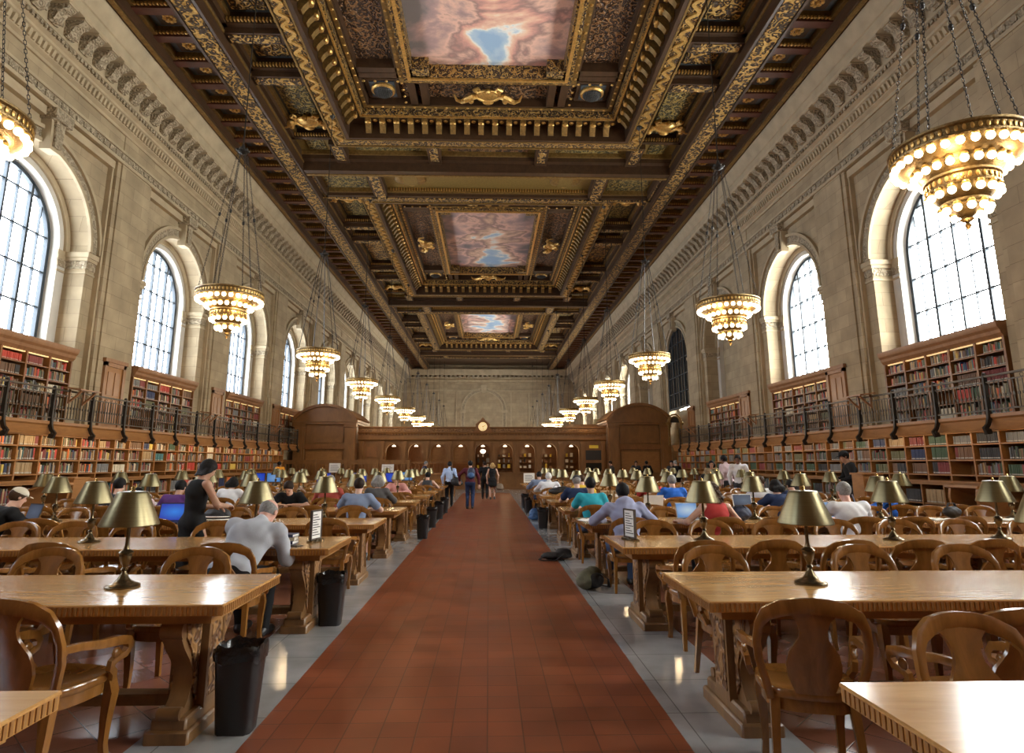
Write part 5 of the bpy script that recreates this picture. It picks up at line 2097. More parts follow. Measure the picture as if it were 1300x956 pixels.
def person(label, x, y, rz, mode='sit', lean=.15, side=0.0, hp=.2, hy=0.0, hands=None, sk='light', hair=('short', 'black'), shirt=('shirt', 'long'), legs=('trousers', 'x'),
           h=.016, scale=1.0, face=False, cap=None, stride=0.0, fat=1.0, shoe='black_plastic', fine=False, wr=.004, hood=False, z0=0.0, group=None, elbow=None, ez=.785):
    t = thing('person', label, 'person', (x, y, z0), rz, group)
    sd = abs(hash(label)) % 100 if False else sum(map(ord, label)) % 97
    U = unit(V3(sin(side), sin(lean) * cos(side), cos(lean) * cos(side)))
    Rr = unit(V3(1, 0, 0) - U * U[0])
    Fw = np.cross(U, Rr)
    pel = V3(0, 0, .56) if mode == 'sit' else V3(0, 0, .875)
    if mode == 'sit':
        pel = pel + V3(0, -.06, 0)
    neck = pel + U * .475
    shl, shr = pel + U * .425 - Rr * .165 * fat, pel + U * .425 + Rr * .165 * fat
    # head frame
    hd = lean * .55 + hp
    hf = V3(sin(-hy) * cos(hd), cos(hy) * cos(hd), -sin(hd))
    hu = unit(V3(sin(side) * .5 - sin(-hy) * -sin(hd) * 1.0, sin(hd) * cos(hy), cos(hd)))
    hr = unit(np.cross(hf, hu))
    hf = np.cross(hu, hr)
    hc = neck + U * .045 + hu * .115 + hf * .025
    HRm = rotm(hr, hf, hu)
    TR = rotm(Rr, Fw, U)
    # arms
    if hands is None:
        hands = ((-.11, .33, .81), (.11, .33, .81)) if mode == 'sit' else ((-.23, .03, .80), (.23, .03, .80))
    def arm(sh, hand, sg):
        if mode != 'sit':
            return ik(sh, V3(*hand), .275, .245, V3(sg * .7, -.35, -.6))
        for q in range(12):          # lowest bend that keeps the elbow up at the table's edge
            f_ = q / 11
            r = ik(sh, V3(*hand), .275, .245, V3(sg * (.30 + .40 * f_), -.25 - .45 * f_, -1 + 1.3 * f_))
            if r[0][2] > ez:
                break
        return r
    eL, hL = arm(shl, hands[0], -1)
    eR, hR = arm(shr, hands[1], 1)
    # legs
    hipL, hipR = pel + V3(-.088, 0, -.02), pel + V3(.088, 0, -.02)
    if mode == 'sit':
        ankL, ankR = V3(-.13, .36 + .08 * (sd % 2), .085), V3(.12, .33 - .06 * (sd % 3), .085)
        kL, ankL = ik(hipL, ankL, .42, .41, V3(-.15, 1, 1.0))
        kR, ankR = ik(hipR, ankR, .42, .41, V3(.15, 1, 1.0))
    else:
        ankL, ankR = V3(-.09, stride, .085 + max(0, -stride) * .25), V3(.09, -stride, .085 + max(0, stride) * .25)
        kL, ankL = ik(hipL, ankL, .42, .41, V3(0, 1, 0))
        kR, ankR = ik(hipR, ankR, .42, .41, V3(0, 1, 0))
    # ---- body: one continuous surface
    B = Field(.022)
    B.ell(pel + U * .02, (.145 * fat, .10, .11), TR)
    B.ell(pel + U * .18, (.125 * fat, .092, .14), TR)
    B.ell(pel + U * .33, (.150 * fat, .105, .15), TR)
    B.limb(shl, shr, .048, .048)
    B.limb(neck - U * .05, hc - hu * .04, .054, .050)
    for (s_, e_, w_) in ((shl, eL, hL), (shr, eR, hR)):
        B.limb(s_, e_, .047, .037)
        B.limb(e_, w_, .038, .026)
    for (a_, k_, n_) in ((hipL, kL, ankL), (hipR, kR, ankR)):
        B.limb(a_, k_, .078, .052)
        B.limb(k_, n_, .050, .034)
        B.limb(n_ - V3(0, .03, .045), n_ + V3(0, .14, -.055), .034, .026)
    B.ell(hc + hu * .018 - hf * .008, (.073, .090, .090), HRm)
    B.ell(hc - hu * .035 + hf * .022, (.056, .064, .082), HRm)
    B.ell(hc - hu * .098 + hf * .062, (.026, .022, .020), HRm)
    hb = MB()
    Hs = Field(.007)
    for (e_, w_, sg) in ((eL, hL, -1), (eR, hR, 1)):
        d = unit(w_ - e_)
        up = unit(V3(0, 0, 1) - d * d[2]) if abs(d[2]) < .9 else unit(V3(0, -1, 0) - d * -d[1])
        lat = np.cross(d, up)
        HM = rotm(lat, d, up)
        if fine:
            Hs.limb(w_ - d * .05, w_, .027, .025)
            Hs.ell(w_ + d * .045, (.037, .05, .016), HM)
            for q in range(4):
                o_ = lat * (-.026 + .0175 * q)
                ln = (.030, .034, .033, .026)[q] if sg > 0 else (.026, .033, .034, .030)[q]
                k0 = w_ + d * .082 + o_
                k1 = k0 + unit(d - up * .30) * ln
                k2 = k1 + unit(d - up * .85) * ln * .8
                k3 = k2 + unit(d * .5 - up) * ln * .6
                Hs.limb(w_ + d * .05 + o_ * .8, k0, .009, .0092)
                Hs.limb(k0, k1, .0092, .0085)
                Hs.limb(k1, k2, .0085, .008)
                Hs.limb(k2, k3, .008, .0068)
            th = lat * -sg
            t0 = w_ + d * .022 + th * .026
            t1 = t0 + unit(d * .8 + th * .7 - up * .3) * .04
            t2 = t1 + unit(d - up * .4) * .03
            Hs.limb(t0, t1, .012, .0105)
            Hs.limb(t1, t2, .0105, .0085)
        else:
            B.ell(w_ + d * .045, (.038, .055, .020), HM)
            for q in range(4):
                o_ = lat * (-.028 + .019 * q)
                k0 = w_ + d * .085 + o_
                B.limb(w_ + d * .05 + o_ * .7, k0, .010, .010)
                B.limb(k0, k0 + unit(d - up * .4) * (.055 if 0 < q < 3 else .045), .010, .008)
            B.limb(w_ + d * .02 - lat * sg * .026, w_ + d * .065 - lat * sg * .055, .012, .010)
    mb = MB()
    add_field(mb, B, h)
    if fine:
        add_field(mb, Hs, .0045)
    # nose, ears (and brow) as finer pieces of the same surface
    Fa = Field(.012)
    Fa.ell(hc - hu * .016 + hf * .088, (.0125, .020, .024), HRm)
    Fa.ell(hc + hu * .020 + hf * .074, (.045, .014, .010), HRm)
    for sg in (-1, 1):
        Fa.ell(hc + hr * sg * .074 - hu * .008 - hf * .012, (.010, .022, .031), HRm)
    add_field(mb, Fa, min(h, .009))
    mb.build('body', 'skin_' + sk, t, smooth=180)
    if face:
        for sg in (-1, 1):
            e = MB()
            e.sphere((0, 0, 0), (.013, .010, .008), 0, 8, 6)
            eo = e.build('eye', 'eye_dark', t, smooth=180)
            eo.location = hc + hr * sg * .031 + hu * .003 + hf * .079
        e = MB()
        e.sphere((0, 0, 0), (.023, .008, .007), 0, 10, 6)
        eo = e.build('mouth', 'lip', t, smooth=180)
        eo.location = hc - hu * .062 + hf * .083
    # ---- upper garment
    kind, sleeve = shirt[0], shirt[1]
    S_ = Field(.045)
    gr = .014 if sleeve != 'none' else .008
    S_.ell(pel + U * .02, ((.150 + gr) * fat, .108 + gr, .11), TR)
    S_.ell(pel + U * .18, ((.130 + gr) * fat, .100 + gr, .15), TR)
    S_.ell(pel + U * .33 - Fw * .01, ((.155 + gr) * fat, .112 + gr, .15), TR)
    if sleeve != 'none':
        S_.limb(shl, shr, .050 + gr, .050 + gr)
        for (s_, e_, w_) in ((shl, eL, hL), (shr, eR, hR)):
            if sleeve == 'long':
                S_.limb(s_, e_, .054 + gr, .046 + gr * .7)
                S_.limb(e_, w_ - unit(w_ - e_) * .02, .046 + gr * .7, .036)
            else:
                S_.limb(s_, s_ + (e_ - s_) * .62, .056 + gr, .055 + gr)
    else:
        S_.limb(shl + Rr * .06, shr - Rr * .06, .052, .052)
    if legs[0] == 'dress':
        if mode == 'sit':
            S_.limb(hipL, kL, .10, .075)
            S_.limb(hipR, kR, .10, .075)
        else:
            S_.ell(pel - V3(0, 0, .02), (.165, .125, .13))
            S_.limb(pel - V3(.05, 0, .05), V3(-.06, .01, legs[2] if len(legs) > 2 else .50), .115, .125)
            S_.limb(pel - V3(-.05, 0, .05), V3(.06, .01, legs[2] if len(legs) > 2 else .50), .115, .125)
    if hood:
        S_.ell(neck - Fw * .055 + U * .0, (.115, .065, .085), TR)
        S_.ell(neck - Fw * .06 - U * .08, (.085, .045, .09), TR)
    if kind == 'collared':
        S_.limb(neck - U * .02, neck + U * .025, .066, .060)
    S_.wr = (wr, 42.0, sd)
    if mode != 'sit' and legs[0] != 'dress':
        S_.cut = [(pel - V3(0, 0, .09), V3(0, 0, -1.0))]
    mb = MB()
    add_field(mb, S_, h)
    mb.build('dress' if legs[0] == 'dress' else kind if kind in ('jacket', 'hoodie', 'vest') else 'shirt', shirt[2], t, smooth=180)
    # ---- lower garment and shoes
    if legs[0] in ('trousers', 'shorts'):
        T_ = Field(.03)
        T_.ell(pel - U * .01, (.158 * fat, .120, .115), TR)
        for (a_, k_, n_) in ((hipL, kL, ankL), (hipR, kR, ankR)):
            T_.limb(a_, k_, .092, .066)
            if legs[0] == 'trousers':
                T_.limb(k_, n_ + V3(0, 0, .0), .066, .050)
        T_.wr = (.003, 50.0, sd)
        mb = MB()
        add_field(mb, T_, h)
        mb.build(legs[0], legs[1], t, smooth=180)
    for n_ in (ankL, ankR):
        Sh = Field(.02)
        Sh.limb(n_ - V3(0, .035, .045), n_ + V3(0, .15, -.048), .040, .034)
        Sh.limb(n_, n_ - V3(0, .01, .03), .042, .042)
        Sh.cut = [(V3(0, 0, min(.0, n_[2] - .085)), V3(0, 0, -1.0))] if n_[2] < .09 else []
        mb = MB()
        add_field(mb, Sh, max(h, .012))
        mb.build('shoe', shoe, t, smooth=180)
    # ---- hair
    st = hair[0]
    if st != 'none':
        Hh = Field(.02)
        big = .013 if st in ('short', 'bob', 'long', 'curly', 'bun') else .006
        Hh.ell(hc + hu * .022 - hf * .012, (.073 + big, .090 + big, .088 + big), HRm)
        pl = [(hc + hf * .035, unit(hf * .85 - hu * .62))]
        hcut = [(hc - hu * .075, -hu)]
        if st == 'fringe':
            hcut = [(hc - hu * .06, -hu), (hc + hu * .035, unit(hu)), (hc + hf * .01, hf)]
            pl = []
        if st in ('long', 'curly', 'bob'):
            ln = {'long': .36, 'curly': .32, 'bob': .15}[st]
            for q in (-1, -.4, .4, 1):
                a_ = hc - hf * (.055 - .03 * abs(q)) + hr * .055 * q + hu * .01
                b_ = hc - hf * .05 + V3(0, -.03, -.13) * (ln / .36) + hr * .075 * q
                e_ = neck - Fw * .125 - U * (ln - .08) + Rr * .085 * q if ln > .2 else hc - hu * ln + hr * .065 * q - hf * .03
                Hh.limb(a_, b_, .05, .056)
                Hh.limb(b_, e_, .056, .034)
            hcut = []
        if st == 'bun':
            Hh.ell(hc - hf * .11 + hu * .03, (.045, .045, .045), HRm)
        Hh.cut = pl + hcut
        if st == 'curly':
            Hh.wr = (.011, 95.0, sd)
        elif st in ('long', 'bob'):
            Hh.wr = (.003, 90.0, sd)
        mb = MB()
        add_field(mb, Hh, min(h, .012))
        mb.build('hair', 'hair_' + hair[1], t, smooth=180)
    if cap:
        C_ = Field(.01)
        C_.ell(hc + hu * .035 - hf * .008, (.088, .104, .088), HRm)
        C_.cut = [(hc + hu * .028, -hu)]
        mb = MB()
        add_field(mb, C_, min(h, .012))
        if cap[1]:
            mb.add([tuple(hc + hu * (.032 + dz) + hf * (.085 + .075 * cos(a)) * (1) + hr * .078 * sin(a)) for dz in (0, .008) for a in [(-pi / 2 + pi * q / 8) for q in range(9)]],
                   [tuple(range(9)), tuple(range(17, 8, -1))] + [(q, q + 1, q + 10, q + 9) for q in range(8)], 0)
        mb.build('cap', cap[0], t, smooth=50)
    if scale != 1.0:
        t.scale = (scale,) * 3
    return t

def take_chair(s, k, far, x, detail=None, dy=0.0):
    """bring the nearest chair of that side of the table under a sitter"""
    best, bd = None, .55
    for (s2, k2, f2, i), o in CHAIRS.items():
        if (s2, k2, f2) == (s, k, far) and not o.get('taken') and abs(o.location.x - x) < bd:
            best, bd = o, abs(o.location.x - x)
    y = row_y(k) + (TDEP + .12 if far else -.21) + dy
    if best is not None:
        best.location = (x, y, 0)
        best.rotation_euler = (0, 0, pi if far else 0)
        best['taken'] = 1
    return y
def X_at(px, Y):
    return (px - 621) / 790 * Y * (1 + .003 * (px - 621) / 621)
def sitter(label, s, k, far, px, dy=0.0, drz=0.0, **kw):
    y = row_y(k) + (TDEP + .12 if far else -.21) + dy
    x = X_at(px, y)
    take_chair(s, k, far, x, dy=dy)
    return person(label, x, y, (pi if far else 0) + drz, 'sit', **kw)

C = ccol
BLK = C('black', (.012, .012, .013)); NAVY = C('navy', (.022, .035, .085)); JEAN = C('denim', (.05, .075, .14)); CHAR = C('charcoal', (.045, .045, .05))
GREYB = C('grey_blue', (.44, .46, .50)); LAV = C('lavender', (.33, .36, .52)); TEAL = C('teal', (.035, .36, .44)); WHITE = C('white', (.70, .70, .72)); SKYB = C('sky_blue', (.42, .55, .82))
MAR = C('maroon', (.10, .02, .03)); RED = C('red', (.42, .045, .04)); BRICK = C('brick_red', (.36, .07, .05)); BLUE = C('blue', (.03, .14, .55)); PINK = C('pink', (.66, .33, .30)); PURP = C('purple', (.10, .035, .16))
ORNG = C('orange', (.72, .30, .03)); KHA = C('khaki', (.33, .26, .16)); PLAID = C('pale_plaid', (.55, .42, .44)); DGREY = C('dark_grey', (.085, .08, .078)); YEL = C('yellow', (.70, .46, .05)); CREAM = C('cream', (.66, .60, .48)); STEEL = C('steel_blue', (.20, .25, .36))

# the reader bent over his books at the second left table
sitter('bald man in pale grey shirt bent low over books at the second left table', -1, 2, False, 318, dy=-.06, drz=-.10, lean=.72, side=.12, hp=.5, ez=.62, hands=((-.06, .44, .79), (.16, .46, .80)), scale=1.07,
       sk='rosy', hair=('fringe', 'grey'), shirt=('collared', 'long', GREYB), legs=('trousers', BLK), h=.010, fat=1.2, wr=.006, fine=True)
# standing woman in black
person('standing woman in sleeveless black dress with long dark hair looking down', X_at(263, 7.55), 7.55, -.62, 'stand', lean=.10, hp=.55, hands=((-.10, .30, 1.02), (.16, .32, 1.04)), sk='tan', hair=('long', 'black'),
       shirt=('top', 'none', BLK), legs=('dress', BLK, .42), h=.010, fine=True, scale=.985)
for key, o in list(CHAIRS.items()):
    if abs(o.location.x - X_at(263, 7.55)) < .38 and abs(o.location.y - 7.55) < .62 and not o.get('taken'):
        o.location.x += .42 if o.location.x > X_at(263, 7.55) else -.42
sitter('man in black jacket and cream cap leaning to a laptop at far left', -1, 3, False, 22, dy=-.05, drz=-.55, lean=.52, hp=.12, hands=((-.05, .42, .80), (.24, .40, .80)), sk='light', hair=('short', 'brown'),
       cap=(CREAM, True), shirt=('jacket', 'long', BLK), legs=('trousers', JEAN), h=.011, fine=True)
sitter('dark haired man in grey blue tee at the fourth left table', -1, 4, False, 460, lean=.22, hp=.15, sk='light', hair=('short', 'darkbrown'), shirt=('shirt', 'short', STEEL), legs=('shorts', KHA), h=.012, fat=1.08, fine=True, hands=((-.2, .36, .79), (.20, .28, .79)))
sitter('grey haired woman in dark grey top at the fifth left table', -1, 5, False, 484, lean=.2, hp=.2, hair=('bob', 'grey'), shirt=('shirt', 'long', DGREY), legs=('trousers', BLK), h=.014)
sitter('grey haired man in brick red shirt at the fifth left table', -1, 5, False, 425, lean=.2, hp=.15, sk='rosy', hair=('short', 'grey'), shirt=('collared', 'long', BRICK), legs=('trousers', KHA), h=.013, fat=1.15)
sitter('person in black shirt facing us with head bent over a book', -1, 4, True, 381, lean=.42, hp=.55, sk='light', hair=('short', 'darkbrown'), shirt=('shirt', 'short', BLK), legs=('trousers', JEAN), h=.011, face=True, fine=True)
sitter('long haired woman in pale pink top facing us at left', -1, 6, True, 508, lean=.3, hp=.35, hair=('long', 'blond'), shirt=('shirt', 'long', PINK), legs=('trousers', JEAN), h=.014, face=True)
sitter('person in dark top with bare arms near the aisle, eighth left table', -1, 8, False, 545, lean=.35, hp=.2, hair=('short', 'black'), shirt=('shirt', 'none', CHAR), legs=('trousers', BLK), h=.017)
sitter('child in pale plaid shirt leaning on folded arms at left', -1, 4, True, 205, lean=.6, hp=.2, sk='tan', hair=('short', 'black'), shirt=('shirt', 'long', PLAID), legs=('trousers', JEAN), h=.014, face=True, scale=.93)
sitter('person in purple top reading behind the standing woman', -1, 4, False, 238, lean=.35, hp=.3, sk='tan', hair=('short', 'black'), shirt=('shirt', 'short', PURP), legs=('trousers', JEAN), h=.014)
sitter('person in white and purple clothes at the fifth left table', -1, 5, False, 303, lean=.35, hp=.3, sk='tan', hair=('bob', 'black'), shirt=('shirt', 'short', WHITE), legs=('trousers', PURP), h=.014)
sitter('dark haired person mostly hidden by the nearest left lamps', -1, 4, False, 168, lean=.15, hp=.2, hair=('short', 'black'), shirt=('shirt', 'long', CHAR), legs=('trousers', JEAN), h=.015)
person('person in orange shirt standing by the far left bookcase', X_at(364, 29), 29, .9, 'stand', lean=.1, hp=.3, hands=((-.15, .3, 1.0), (.15, .3, 1.0)), sk='dark', hair=('short', 'black'), shirt=('shirt', 'long', ORNG), legs=('trousers', CHAR), h=.018)
person('man in dark blue standing at the end of the screen', X_at(540, 33.8), 33.8, -1.3, 'stand', sk='light', hair=('short', 'grey'), shirt=('shirt', 'long', NAVY), legs=('trousers', CHAR), h=.02, scale=1.02)
person('child in pale shirt standing beside the man in dark blue', X_at(548, 33.2), 33.2, .9, 'stand', sk='light', hair=('short', 'brown'), shirt=('shirt', 'short', SKYB), legs=('trousers', KHA), h=.02, scale=.80)
# walkers
person('man in light blue shirt walking with black shoulder bag', -1.42, 23.1, .05, 'stand', hp=.1, sk='tan', hair=('short', 'black'), shirt=('collared', 'long', SKYB), legs=('trousers', BLK), h=.013, stride=.03, scale=.985)
person('man in maroon sweater walking with blue backpack', -.64, 21.9, .0, 'stand', hp=.05, sk='light', hair=('short', 'black'), shirt=('shirt', 'long', MAR), legs=('trousers', NAVY), h=.013, stride=.05, fat=1.1, hands=((-.36, .08, .92), (.30, .02, .80)), scale=1.0)
person('man in white shirt and black vest walking beside a woman', -.17, 27.9, 0, 'stand', sk='tan', hair=('short', 'darkbrown'), shirt=('vest', 'long', BLK), legs=('trousers', BLK), h=.016, stride=.06)
person('blond woman in short black dress walking with a bag', .16, 27.4, 0, 'stand', sk='light', hair=('bob', 'blond'), shirt=('top', 'none', BLK), legs=('dress', BLK, .66), h=.014, stride=.07, scale=.96)
# right side
sitter('man in hooded lavender sweatshirt at the third right table', 1, 3, False, 790, lean=.28, hp=.22, sk='dark', hair=('short', 'black'), shirt=('hoodie', 'long', LAV), legs=('trousers', JEAN), h=.010, fat=1.16, hood=True, wr=.006, hands=((-.20, .34, .79), (.20, .34, .79)), fine=True)
sitter('woman with long curly brown hair in red top', 1, 3, False, 903, lean=.22, hp=.25, sk='light', hair=('curly', 'brown'), shirt=('top', 'none', RED), legs=('trousers', JEAN), h=.010, hands=((-.36, .32, .79), (.25, .34, .79)), fine=True, drz=.15)
sitter('man in teal tee shirt at the fourth right table', 1, 4, False, 748, lean=.15, hp=.12, sk='tan', hair=('short', 'black'), shirt=('shirt', 'short', TEAL), legs=('trousers', JEAN), h=.011, fat=1.06, fine=True)
sitter('man in navy shirt and dark cap beside the teal shirt', 1, 5, False, 731, lean=.22, hp=.2, hair=('short', 'grey'), cap=(CHAR, True), shirt=('shirt', 'short', NAVY), legs=('trousers', KHA), h=.014, fat=1.1)
sitter('white haired man in white shirt near the aisle at right', 1, 7, False, 696, lean=.3, hp=.2, sk='rosy', hair=('short', 'white'), shirt=('collared', 'long', WHITE), legs=('trousers', KHA), h=.014, fat=1.25)
sitter('dark haired person in steel blue shirt by the aisle, eighth right table', 1, 8, False, 684, lean=.3, hp=.2, hair=('short', 'black'), shirt=('shirt', 'long', STEEL), legs=('trousers', JEAN), h=.016, fat=1.1)
sitter('person in yellow shirt half hidden at the sixth right table', 1, 6, False, 738, lean=.4, hp=.2, hair=('short', 'brown'), shirt=('shirt', 'short', YEL), legs=('trousers', JEAN), h=.016)
sitter('grey haired man in bright blue shirt at the fifth right table', 1, 5, False, 851, lean=.2, hp=.2, sk='light', hair=('short', 'grey'), shirt=('shirt', 'short', BLUE), legs=('trousers', KHA), h=.013, fat=1.1)
sitter('person in red shirt bent behind a lamp at right', 1, 6, False, 826, lean=.6, hp=.3, sk='tan', hair=('short', 'black'), shirt=('shirt', 'short', RED), legs=('trousers', JEAN), h=.015, fat=1.1)
sitter('grey haired man in white tee shirt with dark print on the back', 1, 3, False, 1072, lean=.25, hp=.15, sk='rosy', hair=('short', 'grey'), shirt=('shirt', 'short', WHITE), legs=('trousers', JEAN), h=.011, fat=1.2, fine=True)
sitter('dark haired man in blue shirt turned to a laptop at right', 1, 4, False, 1122, dy=-.05, drz=1.0, lean=.25, hp=.15, sk='tan', hair=('short', 'black'), shirt=('collared', 'long', BLUE), legs=('trousers', BLK), h=.012, fat=1.05, fine=True, hands=((-.12, .36, .80), (.12, .36, .80)))
sitter('person in white top with raised arm at the fifth right table', 1, 5, False, 962, lean=.3, hp=.2, drz=-.3, hair=('short', 'brown'), shirt=('shirt', 'long', WHITE), legs=('trousers', JEAN), h=.014)
sitter('dark haired girl in navy top at the fourth right table', 1, 4, False, 986, lean=.35, hp=.3, hair=('bob', 'black'), shirt=('shirt', 'short', NAVY), legs=('trousers', JEAN), h=.014)
sitter('person in dark blue leaning far forward at the fifth right table', 1, 5, False, 1008, lean=.6, hp=.2, hair=('short', 'black'), shirt=('shirt', 'long', NAVY), legs=('trousers', BLK), h=.015)
sitter('person in black with dark hair at the sixth right table', 1, 6, False, 893, lean=.3, hp=.2, hair=('short', 'black'), shirt=('shirt', 'long', BLK), legs=('trousers', BLK), h=.016)
person('man in black with dark cap standing by the right wall shelves', 8.66, 14.9, 1.35, 'stand', hp=.25, sk='tan', hair=('short', 'black'), cap=(BLK, True), shirt=('jacket', 'long', BLK), legs=('trousers', CHAR), h=.013, scale=1.13, hands=((-.15, .28, 1.0), (.15, .28, 1.0)))
person('man in pale patterned shirt standing left of a man in white', X_at(921, 19.5), 19.5, .5, 'stand', hp=.2, sk='dark', hair=('short', 'black'), shirt=('collared', 'long', PLAID), legs=('trousers', CHAR), h=.016, scale=1.1, face=True)
person('man in white shirt standing near the right bookcases', X_at(935, 18.7), 18.7, 2.6, 'stand', hp=.2, sk='dark', hair=('short', 'black'), shirt=('collared', 'long', WHITE), legs=('trousers', CHAR), h=.016, scale=1.1, face=True)
person('woman in olive top standing left of the two men', X_at(900, 21), 21, 2.9, 'stand', hp=.1, sk='tan', hair=('bob', 'black'), shirt=('shirt', 'short', KHA), legs=('trousers', CHAR), h=.018, face=True)
for i, (px, Y, c, rz_, lab) in enumerate(((851, 30, CHAR, 2.6, 'man in dark coat standing left of a grey haired man, far right'), (857, 29.5, BLK, .4, 'grey haired man in black standing at the far right'), (805, 34.5, CHAR, 3.0, 'person in charcoal standing before the right pavilion'),
                                       (820, 34.8, BLK, .3, 'person in black standing right before the pavilion panel'), (776, 35, DGREY, 1.2, 'person in dark grey standing left of the right pavilion'))):
    person(lab, X_at(px, Y), Y, rz_, 'stand', sk=['light', 'light', 'tan', 'dark', 'light'][i], hair=('short', ['black', 'grey', 'brown', 'black', 'darkbrown'][i]), shirt=('shirt', 'long', c), legs=('trousers', BLK), h=.02, scale=1.03)
# spread the free chairs so that no two of a row touch
byside = {}
for key, o in CHAIRS.items():
    byside.setdefault(key[:3], []).append(o)
for key, L_ in byside.items():
    for it in range(30):
        L_.sort(key=lambda o: o.location.x)
        for p, q in zip(L_, L_[1:]):
            gap = .625 - (q.location.x - p.location.x)
            if gap > 0:
                if 'taken' not in p and 'taken' not in q:
                    p.location.x -= gap / 2
                    q.location.x += gap / 2
                elif 'taken' not in p:
                    p.location.x -= gap
                elif 'taken' not in q:
                    q.location.x += gap
for o in CHAIRS.values():
    if 'taken' in o:
        del o['taken']

# ================================================================== SMALL THINGS
def XT(px, Y):
    return (px - 621) / 790 * Y
# ---- waste bins at the table ends
bin0 = thing('waste_bin', 'x', 'waste bin')
mb = MB()
def taper(mb, w0, d0, w1, d1, z0, z1, mi=0, c=.03):
    def rr_(w_, d_):
        return [(-w_ + c, -d_), (w_ - c, -d_), (w_, -d_ + c), (w_, d_ - c), (w_ - c, d_), (-w_ + c, d_), (-w_, d_ - c), (-w_, -d_ + c)]
    a, b = rr_(w0, d0), rr_(w1, d1)
    vs = [(x, y, z0) for x, y in a] + [(x, y, z1) for x, y in b]
    mb.add(vs, [(i, (i + 1) % 8, 8 + (i + 1) % 8, 8 + i) for i in range(8)], mi)
    return a, b
taper(mb, .115, .085, .145, .11, 0, .42)
mb.add([(x, y, .004) for x, y in [(-.1, -.08), (.1, -.08), (.1, .08), (-.1, .08)]], [(0, 1, 2, 3)], 0)
taper(mb, .150, .115, .152, .117, .395, .425)
taper(mb, .138, .103, .110, .08, .42, .02)
mb.build('body', 'black_plastic', bin0, smooth=50)
mb = MB()
rb2 = random.Random(4)
prev = None
rings = []
for j, (k, z) in enumerate(((1.03, .365), (1.06, .40), (1.05, .44), (.99, .450), (.92, .43), (.80, .33), (.6, .2))):
    rg = []
    for i in range(28):
        a = 2 * pi * i / 28
        q = 1.0 / max(abs(cos(a)), abs(sin(a))) ** .85
        rg.append((.149 * k * cos(a) * q, .114 * k * sin(a) * q, z + rb2.uniform(-.014, .014) * (1 if j not in (1,) else .3)))
    rings.append(rg)
vs = [p for r_ in rings for p in r_]
mb.add(vs, [(j * 28 + i, j * 28 + (i + 1) % 28, (j + 1) * 28 + (i + 1) % 28, (j + 1) * 28 + i) for j in range(len(rings) - 1) for i in range(28)])
mb.build('bin_liner', 'black_bag', bin0, smooth=60)
BINS = [(-1, 1, -1.46, 4.02, 'nearest'), (-1, 2, -1.52, 6.45, 'second'), (-1, 5, -1.36, 13.4, 'fifth'), (-1, 6, -1.38, 15.7, 'sixth'), (-1, 7, -1.38, 18.0, 'seventh'), (-1, 8, -1.38, 20.2, 'eighth'),
        (1, 6, 1.30, 15.4, 'sixth'), (1, 8, 1.26, 20.1, 'eighth'), (1, 9, 1.26, 22.4, 'ninth')]
for i, (s, k, x, y, nm) in enumerate(BINS):
    lab = 'black waste bin with plastic liner at the end of the %s %s table' % (nm, 'left' if s < 0 else 'right')
    if i == 0:
        bin0.location = (x, y, 0)
        bin0.scale = (.86, .95, 1.06)
        bin0['label'] = lab
        bin0['group'] = 'waste bins'
    else:
        dup(bin0, (x, y, 0), rb2.uniform(-.1, .1), lab, 'waste bins')

# ---- small sign holders near the table ends
def sign_stand(x, y, rz, label):
    t = thing('sign_holder', label, 'sign', (x, y, TH), rz)
    mb = MB()
    mb.lathe([(.075, 0), (.078, .006), (.05, .014), (.02, .022), (.012, .03)], 0, 20)
    mb.cbox(-.12, .12, -.035, .035, .0, .018, .006)
    mb.build('base', 'bronze_lamp', t)
    mb = MB()
    for sg in (-1, 1):
        mb.box(sg * .095 - .007, sg * .095 + .007, -.012, .012, .02, .30)
    mb.box(-.10, .10, -.012, .012, .018, .032)
    mb.box(-.10, .10, -.012, .012, .288, .302)
    mb.build('frame', 'leather_brown', t)
    mb = MB()
    mb.box(-.088, .088, -.004, .004, .032, .288)
    mb.build('notice', 'paper', t)
    mb = MB()
    for q in range(9):
        mb.box(-.07, .07 - .03 * (q % 3), -.0055, .0055, .06 + q * .024, .068 + q * .024)
    mb.build('text_lines', 'black_plastic', t)
sign_stand(-1.72, 6.50, radians(76), 'upright framed notice on the second left table near the aisle')
sign_stand(1.44, 6.55, radians(-70), 'upright framed notice on the second right table near the aisle')

# ---- laptops and screens
def laptop(x, y, rz, screen, body, label, sz=1.0, lid='grey_plastic'):
    t = thing('laptop', label, 'laptop', (x, y, TH), rz)      # user sits at -y, screen faces -y
    mb = MB()
    mb.cbox(-.17 * sz, .17 * sz, -.12 * sz, .11 * sz, 0, .018, .004)
    mb.build('keyboard_base', body, t)
    kb = MB()
    for r_ in range(5):
        for q in range(12):
            kb.box((-.15 + q * .025) * sz, (-.15 + q * .025 + .021) * sz, (.075 - r_ * .028) * sz, (.075 - r_ * .028 + .023) * sz, .018, .020)
    kb.build('keys', 'black_plastic', t, smooth=0)
    M = Matrix.Translation((0, .105 * sz, .015)) @ Matrix.Rotation(radians(-14), 4, 'X')
    mb = MB()
    mb.box(-.17 * sz, .17 * sz, 0, .010, 0, .225 * sz, 0, M)
    mb.build('lid', body, t)
    mb = MB()
    mb.box(-.158 * sz, .158 * sz, -.003, 0.0, .014, .212 * sz, 0, M)
    mb.build('screen', screen, t, smooth=0)
laptop(XT(232, 8.45), 8.50, .05, 'screen_blue', 'black_plastic', 'black laptop with glowing blue screen on the third left table', 1.05)
laptop(XT(61, 8.62), 8.62, -.55, 'screen_dim', 'black_plastic', 'dark laptop in front of the man in the cream cap')
